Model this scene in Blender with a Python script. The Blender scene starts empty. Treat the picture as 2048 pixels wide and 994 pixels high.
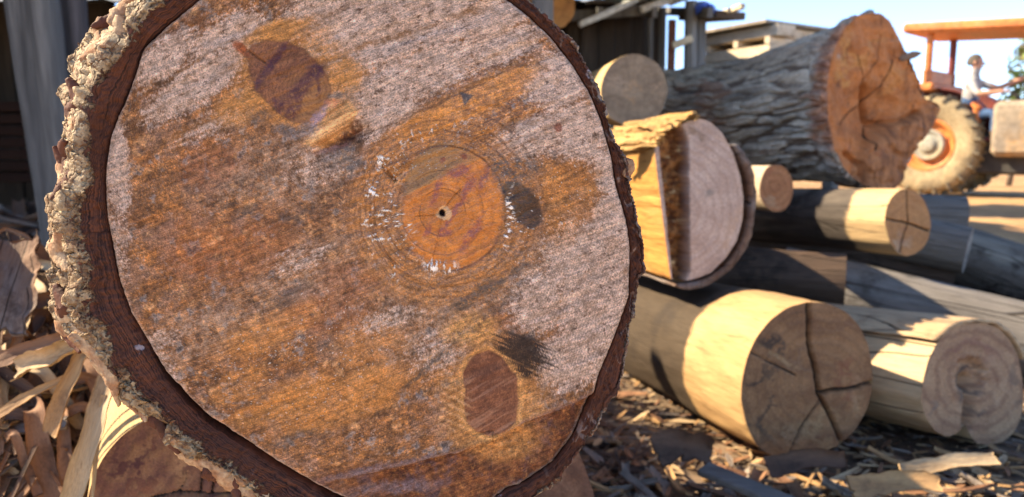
import bpy, math, random
import numpy as np
from mathutils import Vector, Matrix

random.seed(7)
RNG = np.random.default_rng(7)
C = bpy.context.scene.collection

# ------------------------------------------------------------------ camera
W0, H0, FPX = 2048.0, 994.0, 1480.0
CAM = np.array([0.0, 0.0, 1.1])
PITCH = math.atan((497 - 300) / FPX)
FWD = np.array([0, math.cos(PITCH), -math.sin(PITCH)])
UPV = np.array([0, math.sin(PITCH), math.cos(PITCH)])
RGT = np.array([1.0, 0, 0])


def ray(px, py):
    return FWD + (px - 1024) / FPX * RGT + (497 - py) / FPX * UPV


def at(px, py, Y):
    d = ray(px, py)
    return CAM + d * (Y / d[1])


def proj(P):
    """points (N,3) -> photo pixel positions, used once to lay traced marks on a surface"""
    v = P - CAM
    z = v @ FWD
    return np.stack([1024 + FPX * (v @ RGT) / z, 497 - FPX * (v @ UPV) / z], 1)


def unit(v):
    v = np.asarray(v, float)
    return v / np.linalg.norm(v)


# ------------------------------------------------------------------ noise
def _hash(ix, iy, iz, seed):
    h = (ix * 374761393 + iy * 668265263 + iz * 2147483647 + seed * 974634721) & 0xFFFFFFFF
    h = ((h ^ (h >> 13)) * 1274126177) & 0xFFFFFFFF
    return h ^ (h >> 16)


def perlin(p, seed=0):
    p = np.asarray(p, float)
    i = np.floor(p).astype(np.int64)
    f = p - i
    u = f * f * f * (f * (f * 6 - 15) + 10)
    out = 0
    for dx in (0, 1):
        for dy in (0, 1):
            for dz in (0, 1):
                h = _hash(i[:, 0] + dx, i[:, 1] + dy, i[:, 2] + dz, seed)
                gx = (h & 255) / 127.5 - 1
                gy = ((h >> 8) & 255) / 127.5 - 1
                gz = ((h >> 16) & 255) / 127.5 - 1
                d = gx * (f[:, 0] - dx) + gy * (f[:, 1] - dy) + gz * (f[:, 2] - dz)
                w = (u[:, 0] if dx else 1 - u[:, 0]) * (u[:, 1] if dy else 1 - u[:, 1]) * (u[:, 2] if dz else 1 - u[:, 2])
                out = out + w * d
    return out


def fbm(p, oct=4, seed=0, gain=.5):
    a, s, t = 1.0, 0, 0
    p = np.asarray(p, float)
    for o in range(oct):
        s = s + a * perlin(p * 2 ** o + 17.3 * o, seed + o)
        t += a
        a *= gain
    return s / t


def ss(a, b, x):
    t = np.clip((x - a) / (b - a), 0, 1)
    return t * t * (3 - 2 * t)


# ------------------------------------------------------------------ meshes and objects
def tag(o, label=None, cat=None, group=None, kind=None):
    if label: o['label'] = label
    if cat: o['category'] = cat
    if group: o['group'] = group
    if kind: o['kind'] = kind
    return o


def empty(name, M=None, loc=None, label=None, cat=None, group=None):
    o = bpy.data.objects.new(name, None)
    C.objects.link(o)
    o.empty_display_size = .1
    if M is not None: o.matrix_world = M
    if loc is not None: o.location = loc
    return tag(o, label, cat, group)


def mesh_obj(name, V, F, mat, parent=None, smooth=True, attrs=None, mats=None, midx=None):
    """V (N,3) array, F list/array of faces (all the same length when an array)"""
    me = bpy.data.meshes.new(name)
    V = np.asarray(V, np.float32)
    if isinstance(F, np.ndarray):
        n, k = F.shape
        me.vertices.add(len(V)); me.vertices.foreach_set('co', V.ravel())
        me.loops.add(n * k); me.loops.foreach_set('vertex_index', F.astype(np.int32).ravel())
        me.polygons.add(n)
        me.polygons.foreach_set('loop_start', np.arange(0, n * k, k, dtype=np.int32))
    else:
        me.from_pydata([tuple(map(float, v)) for v in V], [], F)
    me.update(calc_edges=True)
    me.validate()
    for a, d in (attrs or {}).items():
        d = np.asarray(d, np.float32)
        if d.ndim == 1:
            at_ = me.attributes.new(a, 'FLOAT', 'POINT'); at_.data.foreach_set('value', d)
        else:
            at_ = me.attributes.new(a, 'FLOAT_VECTOR', 'POINT'); at_.data.foreach_set('vector', d.ravel())
    for m in (mats or [mat]):
        me.materials.append(m)
    if midx is not None:
        me.polygons.foreach_set('material_index', np.asarray(midx, np.int32))
    me.polygons.foreach_set('use_smooth', np.full(len(me.polygons), smooth))
    o = bpy.data.objects.new(name, me)
    C.objects.link(o)
    if parent is not None: o.parent = parent
    return o


def grid_faces(nu, nv, wrap=True, base=0):
    """nu columns (wrapping when wrap), nv rows; vertex index = row*nu+col"""
    cu = nu if wrap else nu - 1
    j, i = np.meshgrid(np.arange(nv - 1), np.arange(cu), indexing='ij')
    i2 = (i + 1) % nu
    return (np.stack([j * nu + i, j * nu + i2, (j + 1) * nu + i2, (j + 1) * nu + i], -1).reshape(-1, 4) + base)


class MB:
    """collects boxes, tubes and loose faces into one mesh"""
    def __init__(s): s.v, s.f = [], []

    def add(s, V, F):
        b = len(s.v)
        s.v += [tuple(map(float, v)) for v in V]
        s.f += [tuple(int(i) + b for i in f) for f in F]
        return s

    def box(s, c, size, R=None, bev=.0):
        x, y, z = [h / 2 for h in size]
        b = bev if bev else 0
        pts, F = [], []
        if b:
            lay = [(-z, b), (-z + b, 0), (z - b, 0), (z, b)]
            for zz, ins in lay:
                xx, yy = x - ins, y - ins
                pts += [(-xx + (0 if ins else b), -yy, zz), (xx - (0 if ins else b), -yy, zz), (xx, -yy + (0 if ins else b), zz), (xx, yy - (0 if ins else b), zz),
                        (xx - (0 if ins else b), yy, zz), (-xx + (0 if ins else b), yy, zz), (-xx, yy - (0 if ins else b), zz), (-xx, -yy + (0 if ins else b), zz)]
            for l in range(3):
                for i in range(8):
                    F.append((l * 8 + i, l * 8 + (i + 1) % 8, l * 8 + 8 + (i + 1) % 8, l * 8 + 8 + i))
            F += [tuple(range(7, -1, -1)), tuple(range(24, 32))]
        else:
            pts = [(-x, -y, -z), (x, -y, -z), (x, y, -z), (-x, y, -z), (-x, -y, z), (x, -y, z), (x, y, z), (-x, y, z)]
            F = [(3, 2, 1, 0), (4, 5, 6, 7), (0, 1, 5, 4), (1, 2, 6, 5), (2, 3, 7, 6), (3, 0, 4, 7)]
        P = np.array(pts)
        if R is not None: P = P @ np.asarray(R).T
        return s.add(P + np.asarray(c, float), F)

    def tube(s, path, rad, n=10, cap=True, sq=(1, 1)):
        path = [np.asarray(p, float) for p in path]
        rad = rad if hasattr(rad, '__len__') else [rad] * len(path)
        V, F = [], []
        for i, p in enumerate(path):
            t = unit(path[min(i + 1, len(path) - 1)] - path[max(i - 1, 0)])
            a = np.array([0, 0, 1.]) if abs(t[2]) < .9 else np.array([1., 0, 0])
            u = unit(np.cross(t, a)); w = np.cross(t, u)
            for k in range(n):
                th = 2 * math.pi * k / n
                V.append(p + rad[i] * (math.cos(th) * u * sq[0] + math.sin(th) * w * sq[1]))
        for i in range(len(path) - 1):
            for k in range(n):
                F.append((i * n + k, i * n + (k + 1) % n, (i + 1) * n + (k + 1) % n, (i + 1) * n + k))
        if cap:
            F.append(tuple(range(n - 1, -1, -1))); F.append(tuple(range((len(path) - 1) * n, len(path) * n)))
        return s.add(V, F)

    def build(s, name, mat, parent=None, smooth=False, **k):
        return mesh_obj(name, np.array(s.v), s.f, mat, parent, smooth, **k)


# ------------------------------------------------------------------ node expressions
class N:
    def __init__(s, g, sock): s.g, s.s = g, sock
    def __add__(s, o): return s.g.m('ADD', s, o)
    def __radd__(s, o): return s.g.m('ADD', o, s)
    def __sub__(s, o): return s.g.m('SUBTRACT', s, o)
    def __rsub__(s, o): return s.g.m('SUBTRACT', o, s)
    def __mul__(s, o): return s.g.m('MULTIPLY', s, o)
    def __rmul__(s, o): return s.g.m('MULTIPLY', o, s)
    def __truediv__(s, o): return s.g.m('DIVIDE', s, o)
    def __pow__(s, o): return s.g.m('POWER', s, o)


class Mat:
    def __init__(s, name):
        s.mat = bpy.data.materials.new(name)
        s.mat.use_nodes = True
        s.t = s.mat.node_tree
        s.t.nodes.clear()
        s.o = s.t.nodes.new('ShaderNodeOutputMaterial')
        s.b = s.t.nodes.new('ShaderNodeBsdfPrincipled')
        s.t.links.new(s.b.outputs[0], s.o.inputs[0])

    def n(s, t): return s.t.nodes.new(t)

    def put(s, sock, v):
        if isinstance(v, N): s.t.links.new(v.s, sock)
        elif isinstance(v, tuple):
            sock.default_value = (*v, 1) if (len(v) == 3 and sock.type == 'RGBA') else v
        else: sock.default_value = v

    def m(s, op, *a, clamp=False):
        n = s.n('ShaderNodeMath'); n.operation = op; n.use_clamp = clamp
        for i, v in enumerate(a): s.put(n.inputs[i], v)
        return N(s, n.outputs[0])

    def mx(s, a, b): return s.m('MAXIMUM', a, b)
    def mn(s, a, b): return s.m('MINIMUM', a, b)

    def attr(s, name, fac=False):
        n = s.n('ShaderNodeAttribute'); n.attribute_name = name
        return N(s, n.outputs['Fac' if fac else 'Vector'])

    def obj(s):
        return N(s, s.n('ShaderNodeTexCoord').outputs['Object'])

    def rnd(s):
        return N(s, s.n('ShaderNodeObjectInfo').outputs['Random'])

    def map(s, v, loc=(0, 0, 0), rot=(0, 0, 0), sc=(1, 1, 1), typ='POINT'):
        n = s.n('ShaderNodeMapping'); n.vector_type = typ
        s.put(n.inputs[0], v)
        if isinstance(loc, N): s.put(n.inputs[1], loc)
        else: n.inputs[1].default_value = loc
        n.inputs[2].default_value = rot; n.inputs[3].default_value = sc
        return N(s, n.outputs[0])

    def vm(s, op, *a):
        n = s.n('ShaderNodeVectorMath'); n.operation = op
        for i, v in enumerate(a): s.put(n.inputs[i], v)
        return N(s, n.outputs['Value' if op in ('LENGTH', 'DISTANCE', 'DOT_PRODUCT') else 'Vector'])

    def vs(s, v, k):
        n = s.n('ShaderNodeVectorMath'); n.operation = 'SCALE'
        s.put(n.inputs[0], v); s.put(n.inputs['Scale'], k)
        return N(s, n.outputs['Vector'])

    def sep(s, v):
        n = s.n('ShaderNodeSeparateXYZ'); s.put(n.inputs[0], v)
        return [N(s, o) for o in n.outputs]

    def com(s, x, y, z=0.0):
        n = s.n('ShaderNodeCombineXYZ')
        for i, v in enumerate((x, y, z)): s.put(n.inputs[i], v)
        return N(s, n.outputs[0])

    def noise(s, v, scale=1.0, det=4, rough=.55, dist=0.0, col=False):
        n = s.n('ShaderNodeTexNoise'); s.put(n.inputs['Vector'], v)
        n.inputs['Scale'].default_value = scale; n.inputs['Detail'].default_value = det
        n.inputs['Roughness'].default_value = rough; n.inputs['Distortion'].default_value = dist
        return N(s, n.outputs[1 if col else 0])

    def vor(s, v, scale=1.0, feat='F1', out=0, rand=1.0):
        n = s.n('ShaderNodeTexVoronoi'); n.feature = feat
        s.put(n.inputs['Vector'], v); n.inputs['Scale'].default_value = scale
        n.inputs['Randomness'].default_value = rand
        return N(s, n.outputs[out])

    def sm(s, x, a, b, lo=0.0, hi=1.0, lin=False):
        n = s.n('ShaderNodeMapRange'); n.interpolation_type = 'LINEAR' if lin else 'SMOOTHSTEP'
        s.put(n.inputs[0], x)
        for i, v in enumerate((a, b, lo, hi)): s.put(n.inputs[i + 1], v)
        return N(s, n.outputs[0])

    def mix(s, f, a, b):
        n = s.n('ShaderNodeMix'); n.data_type = 'RGBA'; n.clamp_factor = True
        s.put(n.inputs[0], f); s.put(n.inputs[6], a); s.put(n.inputs[7], b)
        return N(s, n.outputs[2])

    def gain(s, c, k):
        """colour times a scalar"""
        return s.vs(c, k)

    def ell(s, v, c, rx, ry, ang=0.0, soft=.25):
        """soft ellipse mask, 1 inside"""
        q = s.map(v, (c[0], c[1], 0), (0, 0, math.radians(ang)), (rx, ry, 1), 'TEXTURE')
        return s.sm(s.vm('LENGTH', q), 1 - soft, 1 + soft, 1.0, 0.0)

    def bump(s, h, dist=.01, strength=1.0, nrm=None):
        n = s.n('ShaderNodeBump'); s.put(n.inputs['Height'], h)
        n.inputs['Distance'].default_value = dist; n.inputs['Strength'].default_value = strength
        if nrm is not None: s.put(n.inputs['Normal'], nrm)
        return N(s, n.outputs[0])

    def done(s, col, rough=.7, nrm=None, spec=.3, coat=None, metal=0.0):
        s.put(s.b.inputs['Base Color'], col); s.put(s.b.inputs['Roughness'], rough)
        s.b.inputs['Specular IOR Level'].default_value = spec if not isinstance(spec, N) else .5
        if isinstance(spec, N): s.put(s.b.inputs['Specular IOR Level'], spec)
        s.put(s.b.inputs['Metallic'], metal)
        if nrm is not None: s.put(s.b.inputs['Normal'], nrm)
        if coat is not None:
            s.put(s.b.inputs['Coat Weight'], coat); s.b.inputs['Coat Roughness'].default_value = .12
        return s.mat


# ------------------------------------------------------------------ simple materials
def mat_plain(name, c, c2, scale=12, rough=.75, bump=.003, stretch=(1, 1, 1), spec=.3, dirt=None, metal=0.0, detail=6):
    g = Mat(name); o = g.map(g.obj(), sc=stretch)
    a = g.noise(o, scale, detail, .6); b = g.noise(o, scale * 5, 3, .6)
    col = g.mix(g.sm(a, .32, .68), c, c2)
    if dirt: col = g.mix(g.sm(g.noise(o, scale * .4, 5, .65), .48, .66), col, dirt)
    col = g.gain(col, g.sm(b, .2, .8, .72, 1.28))
    return g.done(col, rough, g.bump(a + b * .5, bump, .8), spec, metal=metal)


def mat_side(name, c, c2, dark, amt=.5, sc=9.0, bump=.006, crack=.0, grey=None, stains_and_light=()):
    """debarked or weathered log side, grain along local y"""
    g = Mat(name); o = g.obj()
    q = g.map(o, sc=(1, .09, 1)); q2 = g.map(o, sc=(1, .22, 1))
    f = g.noise(q, sc * 7, 5, .65); a = g.noise(q2, sc * .8, 5, .6); fine = g.noise(g.map(o, sc=(1, .05, 1)), sc * 26, 3, .6)
    col = g.mix(g.sm(a, .35, .65), c, c2)
    if grey: col = g.mix(g.sm(g.noise(q2, sc * .35, 4, .6), .45, .62), col, grey)
    col = g.mix(g.sm(f, .56, .72) * .75, col, dark)
    col = g.mix(g.sm(g.noise(o, sc * .33, 6, .68), .62 - .25 * amt, .78 - .25 * amt), col, dark)
    for (lo, hi, cc, k) in stains_and_light:      # bands along the length (y range): sunlit and shadowed parts painted in the colour
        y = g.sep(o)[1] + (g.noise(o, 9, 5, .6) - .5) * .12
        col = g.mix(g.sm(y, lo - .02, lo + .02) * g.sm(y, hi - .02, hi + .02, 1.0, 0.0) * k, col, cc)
    col = g.gain(col, g.sm(fine, .2, .8, .78, 1.22))
    h = f * .7 + fine * .3 + a * .5
    if crack:
        ck = g.sm(g.vor(g.map(o, sc=(1, .06, 1)), sc * 1.3, 'DISTANCE_TO_EDGE'), 0, .05 * crack)
        col = g.mix(ck, (.03, .022, .016), col); h = h + ck * .8
    return g.done(col, .75, g.bump(h, bump, .9), .25)


# ------------------------------------------------------------------ logs
class Frame:
    """front end of a log lying with its axis towards the far point seen at vp"""
    def __init__(s, c, Y, vp):
        s.a = unit(ray(*vp)); s.C = at(c[0], c[1], Y)
        s.e1 = unit(np.cross(s.a, [0, 0, 1])); s.e2 = np.cross(s.e1, s.a)
        s.k = ((s.C - CAM) @ FWD) / FPX

    def uv(s, pts):
        out = []
        for p in pts:
            d = ray(*p); P = CAM + d * (((s.C - CAM) @ s.a) / (d @ s.a)) - s.C
            out.append((P @ s.e1, P @ s.e2))
        return np.array(out)

    def world(s, L):
        return s.C + L[:, :1] * s.e1 + L[:, 1:2] * s.a + L[:, 2:3] * s.e2

    def matrix(s, drop):
        M = Matrix.Identity(4)
        o = s.C - s.e2 * drop
        for i in range(3):
            M[i][0], M[i][1], M[i][2], M[i][3] = s.e1[i], s.a[i], s.e2[i], o[i]
        return M


def radial(uv, n, smooth=2.0):
    th = np.arctan2(uv[:, 1], uv[:, 0]); r = np.hypot(uv[:, 0], uv[:, 1])
    i = np.argsort(th); th, r = th[i], r[i]
    x, y = r * np.cos(th), r * np.sin(th)
    T = np.linspace(-math.pi, math.pi, n, endpoint=False)
    # follow the straight chords between traced points, then round them a little
    the = np.concatenate([[th[-1] - 2 * math.pi], th, [th[0] + 2 * math.pi]])
    re = np.concatenate([[r[-1]], r, [r[0]]])
    k = np.clip(np.searchsorted(the, T, side='right') - 1, 0, len(the) - 2)
    t0, t1, r0, r1 = the[k], the[k + 1], re[k], re[k + 1]
    R = r0 * r1 * np.sin(np.maximum(t1 - t0, 1e-6)) / np.maximum(r0 * np.sin(T - t0) + r1 * np.sin(t1 - T), 1e-6)
    bad = (t1 - t0) > 2.5
    R = np.where(bad, np.interp(T, the, re), R)
    if smooth > 0:
        w = int(smooth * 3) + 1
        kk = np.exp(-.5 * (np.arange(-w, w + 1) / smooth) ** 2); kk /= kk.sum()
        R = np.convolve(np.concatenate([R[-w:], R, R[:w]]), kk, 'valid')
    return T, R


def polydist(P, poly):
    poly = np.asarray(poly, float); best = np.full(len(P), 1e9)
    for a, b in zip(poly[:-1], poly[1:]):
        ab = b - a; t = np.clip(((P - a) @ ab) / (ab @ ab), 0, 1)
        best = np.minimum(best, np.linalg.norm(P - a - t[:, None] * ab, axis=1))
    return best


def build_log(name, label, cat, c, Y, vp, outline, length, face_mat, side_mat, group=None, taper=.93, n=240, smooth=2.0,
              rough_side=.004, side_fn=None, cap_fn=None, cracks=(), side_freq=(6, 1.2, 6), rings=60, back_mat=None, bend=None, side_part='side', nt=60, seed=1, tpow=1.0):
    """outline and cracks are traced positions; lengths in metres"""
    f = Frame(c, Y, vp)
    uv = f.uv(outline)
    T, R = radial(uv, n, smooth)
    drop = -(R * np.sin(T)).min()
    top = empty(name, f.matrix(drop), label=label, cat=cat, group=group)
    off = np.array([0, 0, drop])
    # side
    ts = length * np.linspace(0, 1, nt) ** 1.5
    tt, TT = np.meshgrid(ts, T, indexing='ij')
    s = 1 - (1 - taper) * (tt / length) ** tpow
    RR = R[None] * s
    base = np.stack([RR * np.cos(TT), tt, RR * np.sin(TT)], -1).reshape(-1, 3)
    d = rough_side * 2 * fbm(base * np.array(side_freq), 4, seed)
    if side_fn is not None: d = d + side_fn(base, TT.ravel(), tt.ravel())
    d = d * ss(0, .02, tt.ravel() + .004)
    nr = np.stack([np.cos(TT), np.zeros_like(TT), np.sin(TT)], -1).reshape(-1, 3)
    Vs = base + nr * d[:, None]
    if bend is not None: Vs = Vs + bend(tt.ravel())
    mesh_obj(side_part, Vs + off, grid_faces(n, nt)[:, ::-1], side_mat, top, attrs={'hgt': d, 'fp': np.concatenate([proj(f.world(Vs)), np.zeros((len(Vs), 1))], 1)})
    # cut end, facing the camera
    ring0 = Vs[:n]
    fr = np.linspace(0, 1, rings) ** .8
    P = (fr[::-1, None, None] * ring0[None]).reshape(-1, 3)
    P[:, 1] *= 0
    P[:, 1] += np.repeat(fr[::-1], n) ** 30 * ring0[:, 1].mean()
    px = proj(f.world(P))
    crk = np.zeros(len(P))
    for (poly, w, dep) in cracks:
        wob = fbm(np.concatenate([px / 14, np.zeros((len(px), 1))], 1), 3, 5) * w * 1.6
        dd = polydist(px + wob[:, None], poly)
        k = np.exp(-(dd / w) ** 2)
        crk = np.maximum(crk, k)
        P[:, 1] += dep * k
    extra = {}
    if cap_fn is not None:
        dz, extra = cap_fn(P, px)
        P[:, 1] += dz
    P[:, 1] += .0025 * fbm(P * 25, 4, seed + 3)
    mesh_obj('cut_face', P + off, grid_faces(n, rings), face_mat, top,
             attrs={'fp': np.concatenate([px, np.zeros((len(px), 1))], 1), 'crk': crk, **extra})
    # far end
    rb = Vs[-n:]
    cb = rb.mean(0)
    Pb = np.concatenate([rb, cb + .5 * (rb - cb), cb[None]])
    Fb = [tuple(x) for x in grid_faces(n, 2)] + [(n + i, n + (i + 1) % n, 2 * n) for i in range(n)]
    mesh_obj('far_end', Pb + off, Fb, back_mat or side_mat, top)
    top['_frame'] = 0
    del top['_frame']
    return top, f, off


def mat_face(name, c, c2, pith, ring=14.0, ringc=None, ramt=.35, stains_and_light=(), rim=None, grain=.02, crackc=(.025, .016, .012), spec=.3, mott=.5, extra=None, rimc=None):
    """sawn end grain; positions are traced marks stored on the mesh as fp"""
    g = Mat(name); fp = g.attr('fp')
    wob = g.vs(g.vm('SUBTRACT', g.noise(fp, .012, 4, .6, col=True), (.5, .5, .5)), 26.0)
    q = g.vm('ADD', fp, wob)
    d = g.vm('LENGTH', g.vm('SUBTRACT', q, (pith[0], pith[1], 0)))
    a = g.noise(fp, .018, 6, .62); fi = g.noise(fp, .22, 4, .65)
    col = g.mix(g.sm(a, .35, .65), c, c2)
    wv = g.m('SINE', d * (6.283 / ring) + g.noise(fp, .03, 3) * 5)
    col = g.mix(g.sm(wv, .1, 1.0) * ramt, col, ringc or tuple(x * .45 for x in c2))
    for (p, rx, ry, ang, cc, k) in stains_and_light:
        col = g.mix(g.ell(q, p, rx, ry, ang, .45) * g.sm(fi * .5 + a * .5, .3, .55, .45, 1.0) * k, col, cc)
    col = g.gain(col, g.sm(fi, .25, .75, 1 - .5 * mott, 1 + .5 * mott))
    if extra: col = extra(g, col, fp)
    col = g.mix(g.sm(g.attr('crk', True), .25, .7), col, crackc)
    return g.done(col, .7, g.bump(fi + wv * .15 + a, .004, .8), spec)


SUN_AZ, SUN_EL = math.radians(-79), math.radians(39)      # from +Y, clockwise positive
exec_parts = []
# ------------------------------------------------------------------ the big log in front
BF = Frame((735, 460), 0.9, (870, 335))
K = BF.k
WOOD = [(216,281),(208,352),(211,427),(224,497),(238,566),(258,622),(294,683),(329,743),(375,794),(416,835),(481,875),(557,926),(612,958),(659,987),(740,1030),(860,1050),(960,1035),(1010,990),(1052,972),(1103,938),(1135,900),(1158,860),(1176,815),(1191,780),(1198,750),(1228,680),(1259,595),(1261,494),(1254,442),(1233,372),(1223,312),(1203,241),(1178,181),(1143,126),(1103,75),(1062,35),(1017,0),(960,-42),(880,-82),(780,-105),(680,-105),(580,-85),(480,-45),(395,0),(340,45),(285,95),(268,150),(249,201),(231,240)]
BARK = [(1198,846),(1216,796),(1238,775),(1258,660),(1266,620),(1270,574),(1289,534),(1285,483),(1276,452),(1266,402),(1250,345),(1253,322),(1228,287),(1198,186),(1153,95),(1103,45),(1055,0),(990,-60),(900,-110),(780,-140),(670,-140),(560,-115),(450,-75),(360,-25),(290,25),(274,62),(251,105),(216,146),(201,170),(191,221),(181,281),(186,345),(160,402),(156,498),(165,510),(183,556),(155,591),(177,637),(203,677),(243,753),(284,797),(314,808),(355,865),(431,916),(471,946),(527,987),(600,1040),(740,1085),(880,1098),(990,1065),(1050,1005),(1090,982),(1148,921)]
SILH = [(1200,848),(1219,800),(1241,777),(1262,662),(1270,622),(1275,574),(1294,534),(1290,483),(1280,452),(1270,402),(1254,345),(1257,322),(1233,285),(1204,184),(1160,92),(1110,40),(1062,-6),(995,-66),(903,-118),(780,-152),(665,-155),(545,-132),(420,-95),(310,-45),(236,28),(186,62),(160,95),(146,126),(141,176),(132,226),(136,281),(121,312),(112,372),(108,432),(107,498),(105,541),(108,591),(116,642),(130,685),(172,692),(215,745),(258,798),(302,822),(342,876),(420,930),(460,960),(515,1000),(600,1055),(740,1100),(880,1112),(995,1078),(1056,1012),(1095,988),(1153,926)]
NT = 1400
TW, RW = radial(BF.uv(WOOD), NT, 2.5)
TB, RB = radial(BF.uv(BARK), NT, 2.0)
TS, RS = radial(BF.uv(SILH), NT, 2.0)
cs, sn = np.cos(TW), np.sin(TW)
ring3 = np.stack([cs * 30, sn * 30, np.zeros(NT)], 1)
RW = RW + K * 2.2 * fbm(ring3 * 1.6, 4, 1)
RB = np.maximum(RB + K * 12 * fbm(ring3 * .9, 4, 2) + K * 9 * fbm(ring3 * 3.2, 4, 4, .65), RW + K * 12)
RS = np.maximum(RS + K * 6 * fbm(ring3 * .8, 4, 3) + K * 4 * fbm(ring3 * 3.5, 3, 6), RB + K * 3)
BDROP = float(-(RS * sn).min())
OFF = np.array([0, 0, BDROP])
biglog = empty('log', BF.matrix(BDROP), label='huge sawn log nearest the viewer, orange brown cut face with two dark knots, flaking bark', cat='log')


def seam_line(x):
    """height of the lower saw step across the face"""
    return np.interp(x, [560, 640, 700, 800, 900, 975, 1052, 1191, 1300], [990, 972, 955, 934, 908, 888, 843, 788, 750])


# the sawn face
NR = 290
fr = np.linspace(0, 1, NR)[::-1] ** .85
P = np.stack([(fr[:, None] * RW[None] * cs).ravel(), np.zeros(NR * NT), (fr[:, None] * RW[None] * sn).ravel()], 1)
px = proj(BF.world(P))
gx = np.concatenate([px, np.zeros((len(px), 1))], 1)
wb = 10 * fbm(gx / 45, 4, 11)
below = px[:, 1] - seam_line(px[:, 0]) + wb
low = ss(-1, 5, below) * ss(640, 760, px[:, 0])
lowl = ss(-2, 8, below) * (1 - ss(640, 760, px[:, 0]))
y = np.zeros(len(P))
y += low * (.013 + .010 * fbm(gx / 22, 4, 21) + .006 * fbm(gx / 70, 3, 23)) + lowl * .003
rim_lip = np.exp(-((below + 6) / 5) ** 2) * ss(700, 800, px[:, 0])
y -= rim_lip * .002
# shallow chainsaw steps and rough grain running up to the right
an = math.radians(-22)
su = (px[:, 0] - 735) * math.cos(an) + (px[:, 1] - 460) * math.sin(an)
sv = -(px[:, 0] - 735) * math.sin(an) + (px[:, 1] - 460) * math.cos(an) + 3e-5 * su ** 2
sg = np.stack([su / 260, sv / 22, np.zeros(len(su))], 1)
y += .0030 * fbm(sg, 4, 31) + .0016 * fbm(gx / 16, 4, 33)
y += .0022 * ss(.05, .25, fbm(np.stack([su / 300, sv / 60, np.zeros(len(su))], 1), 3, 35))
# torn hollow under the upper knot and heart check lines
hol = np.exp(-(polydist(px, [(655, 296), (690, 282), (722, 262)]) / 13) ** 2)
y += .012 * hol + .004 * hol * fbm(gx / 8, 3, 41)
fl = np.exp(-(polydist(px, [(640, 280), (690, 240), (705, 205)]) / 22) ** 2)
y -= .004 * fl
for poly, w, dp in ([[(885, 428), (880, 455), (870, 500), (862, 528)], 1.1, .0015], [[(885, 425), (862, 431), (832, 432)], 1.0, .0015], [[(890, 415), (905, 395), (922, 378)], 1.2, .002],
                    [[(940, 437), (975, 444), (1003, 445)], 1.0, .0008], [[(748, 400), (752, 470), (775, 510), (795, 530)], 1.6, .002], [[(765, 335), (790, 360)], 3, .006], [[(495, 100), (530, 125)], 1.5, .003],
                    [[(948, 870), (985, 862), (995, 872)], 1.2, .003], [[(985, 862), (986, 890)], 1.2, .003]):
    y += dp * np.exp(-(polydist(px, poly) / w) ** 2)
y += .010 * np.exp(-((np.hypot(px[:, 0] - 884, px[:, 1] - 426) / 5.5) ** 4))
y += .00025 * np.sin(np.hypot(px[:, 0] - 885, (px[:, 1] - 425)) / 2.9) * ss(300, 60, np.hypot(px[:, 0] - 885, px[:, 1] - 425))
# frayed outer rim
y += .003 * np.repeat(fr, NT) ** 60 + np.repeat(fr > .995, NT) * .002
P[:, 1] = y
step = np.clip(low + .0 * below, 0, 1)
# wall of the wood going back from the rim into the bark gap
wall = P[:NT].copy(); wall[:, 1] += .14
wallx = np.concatenate([wall, P])
F = grid_faces(NT, NR + 1)
# photo marks in steps from the pith, up positive
mark = np.stack([px[:, 0] - 885, 425 - px[:, 1], np.zeros(len(px))], 1)
mark = np.concatenate([mark[:NT], mark])
rimd = (np.repeat(fr, NT) * 0 + (1 - np.repeat(fr, NT)) * np.tile(RW, NR)) / K
rimd = np.concatenate([np.zeros(NT), rimd])
stepa = np.concatenate([step[:NT], step])


def mp(x, y): return (x - 885, 425 - y)


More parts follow.
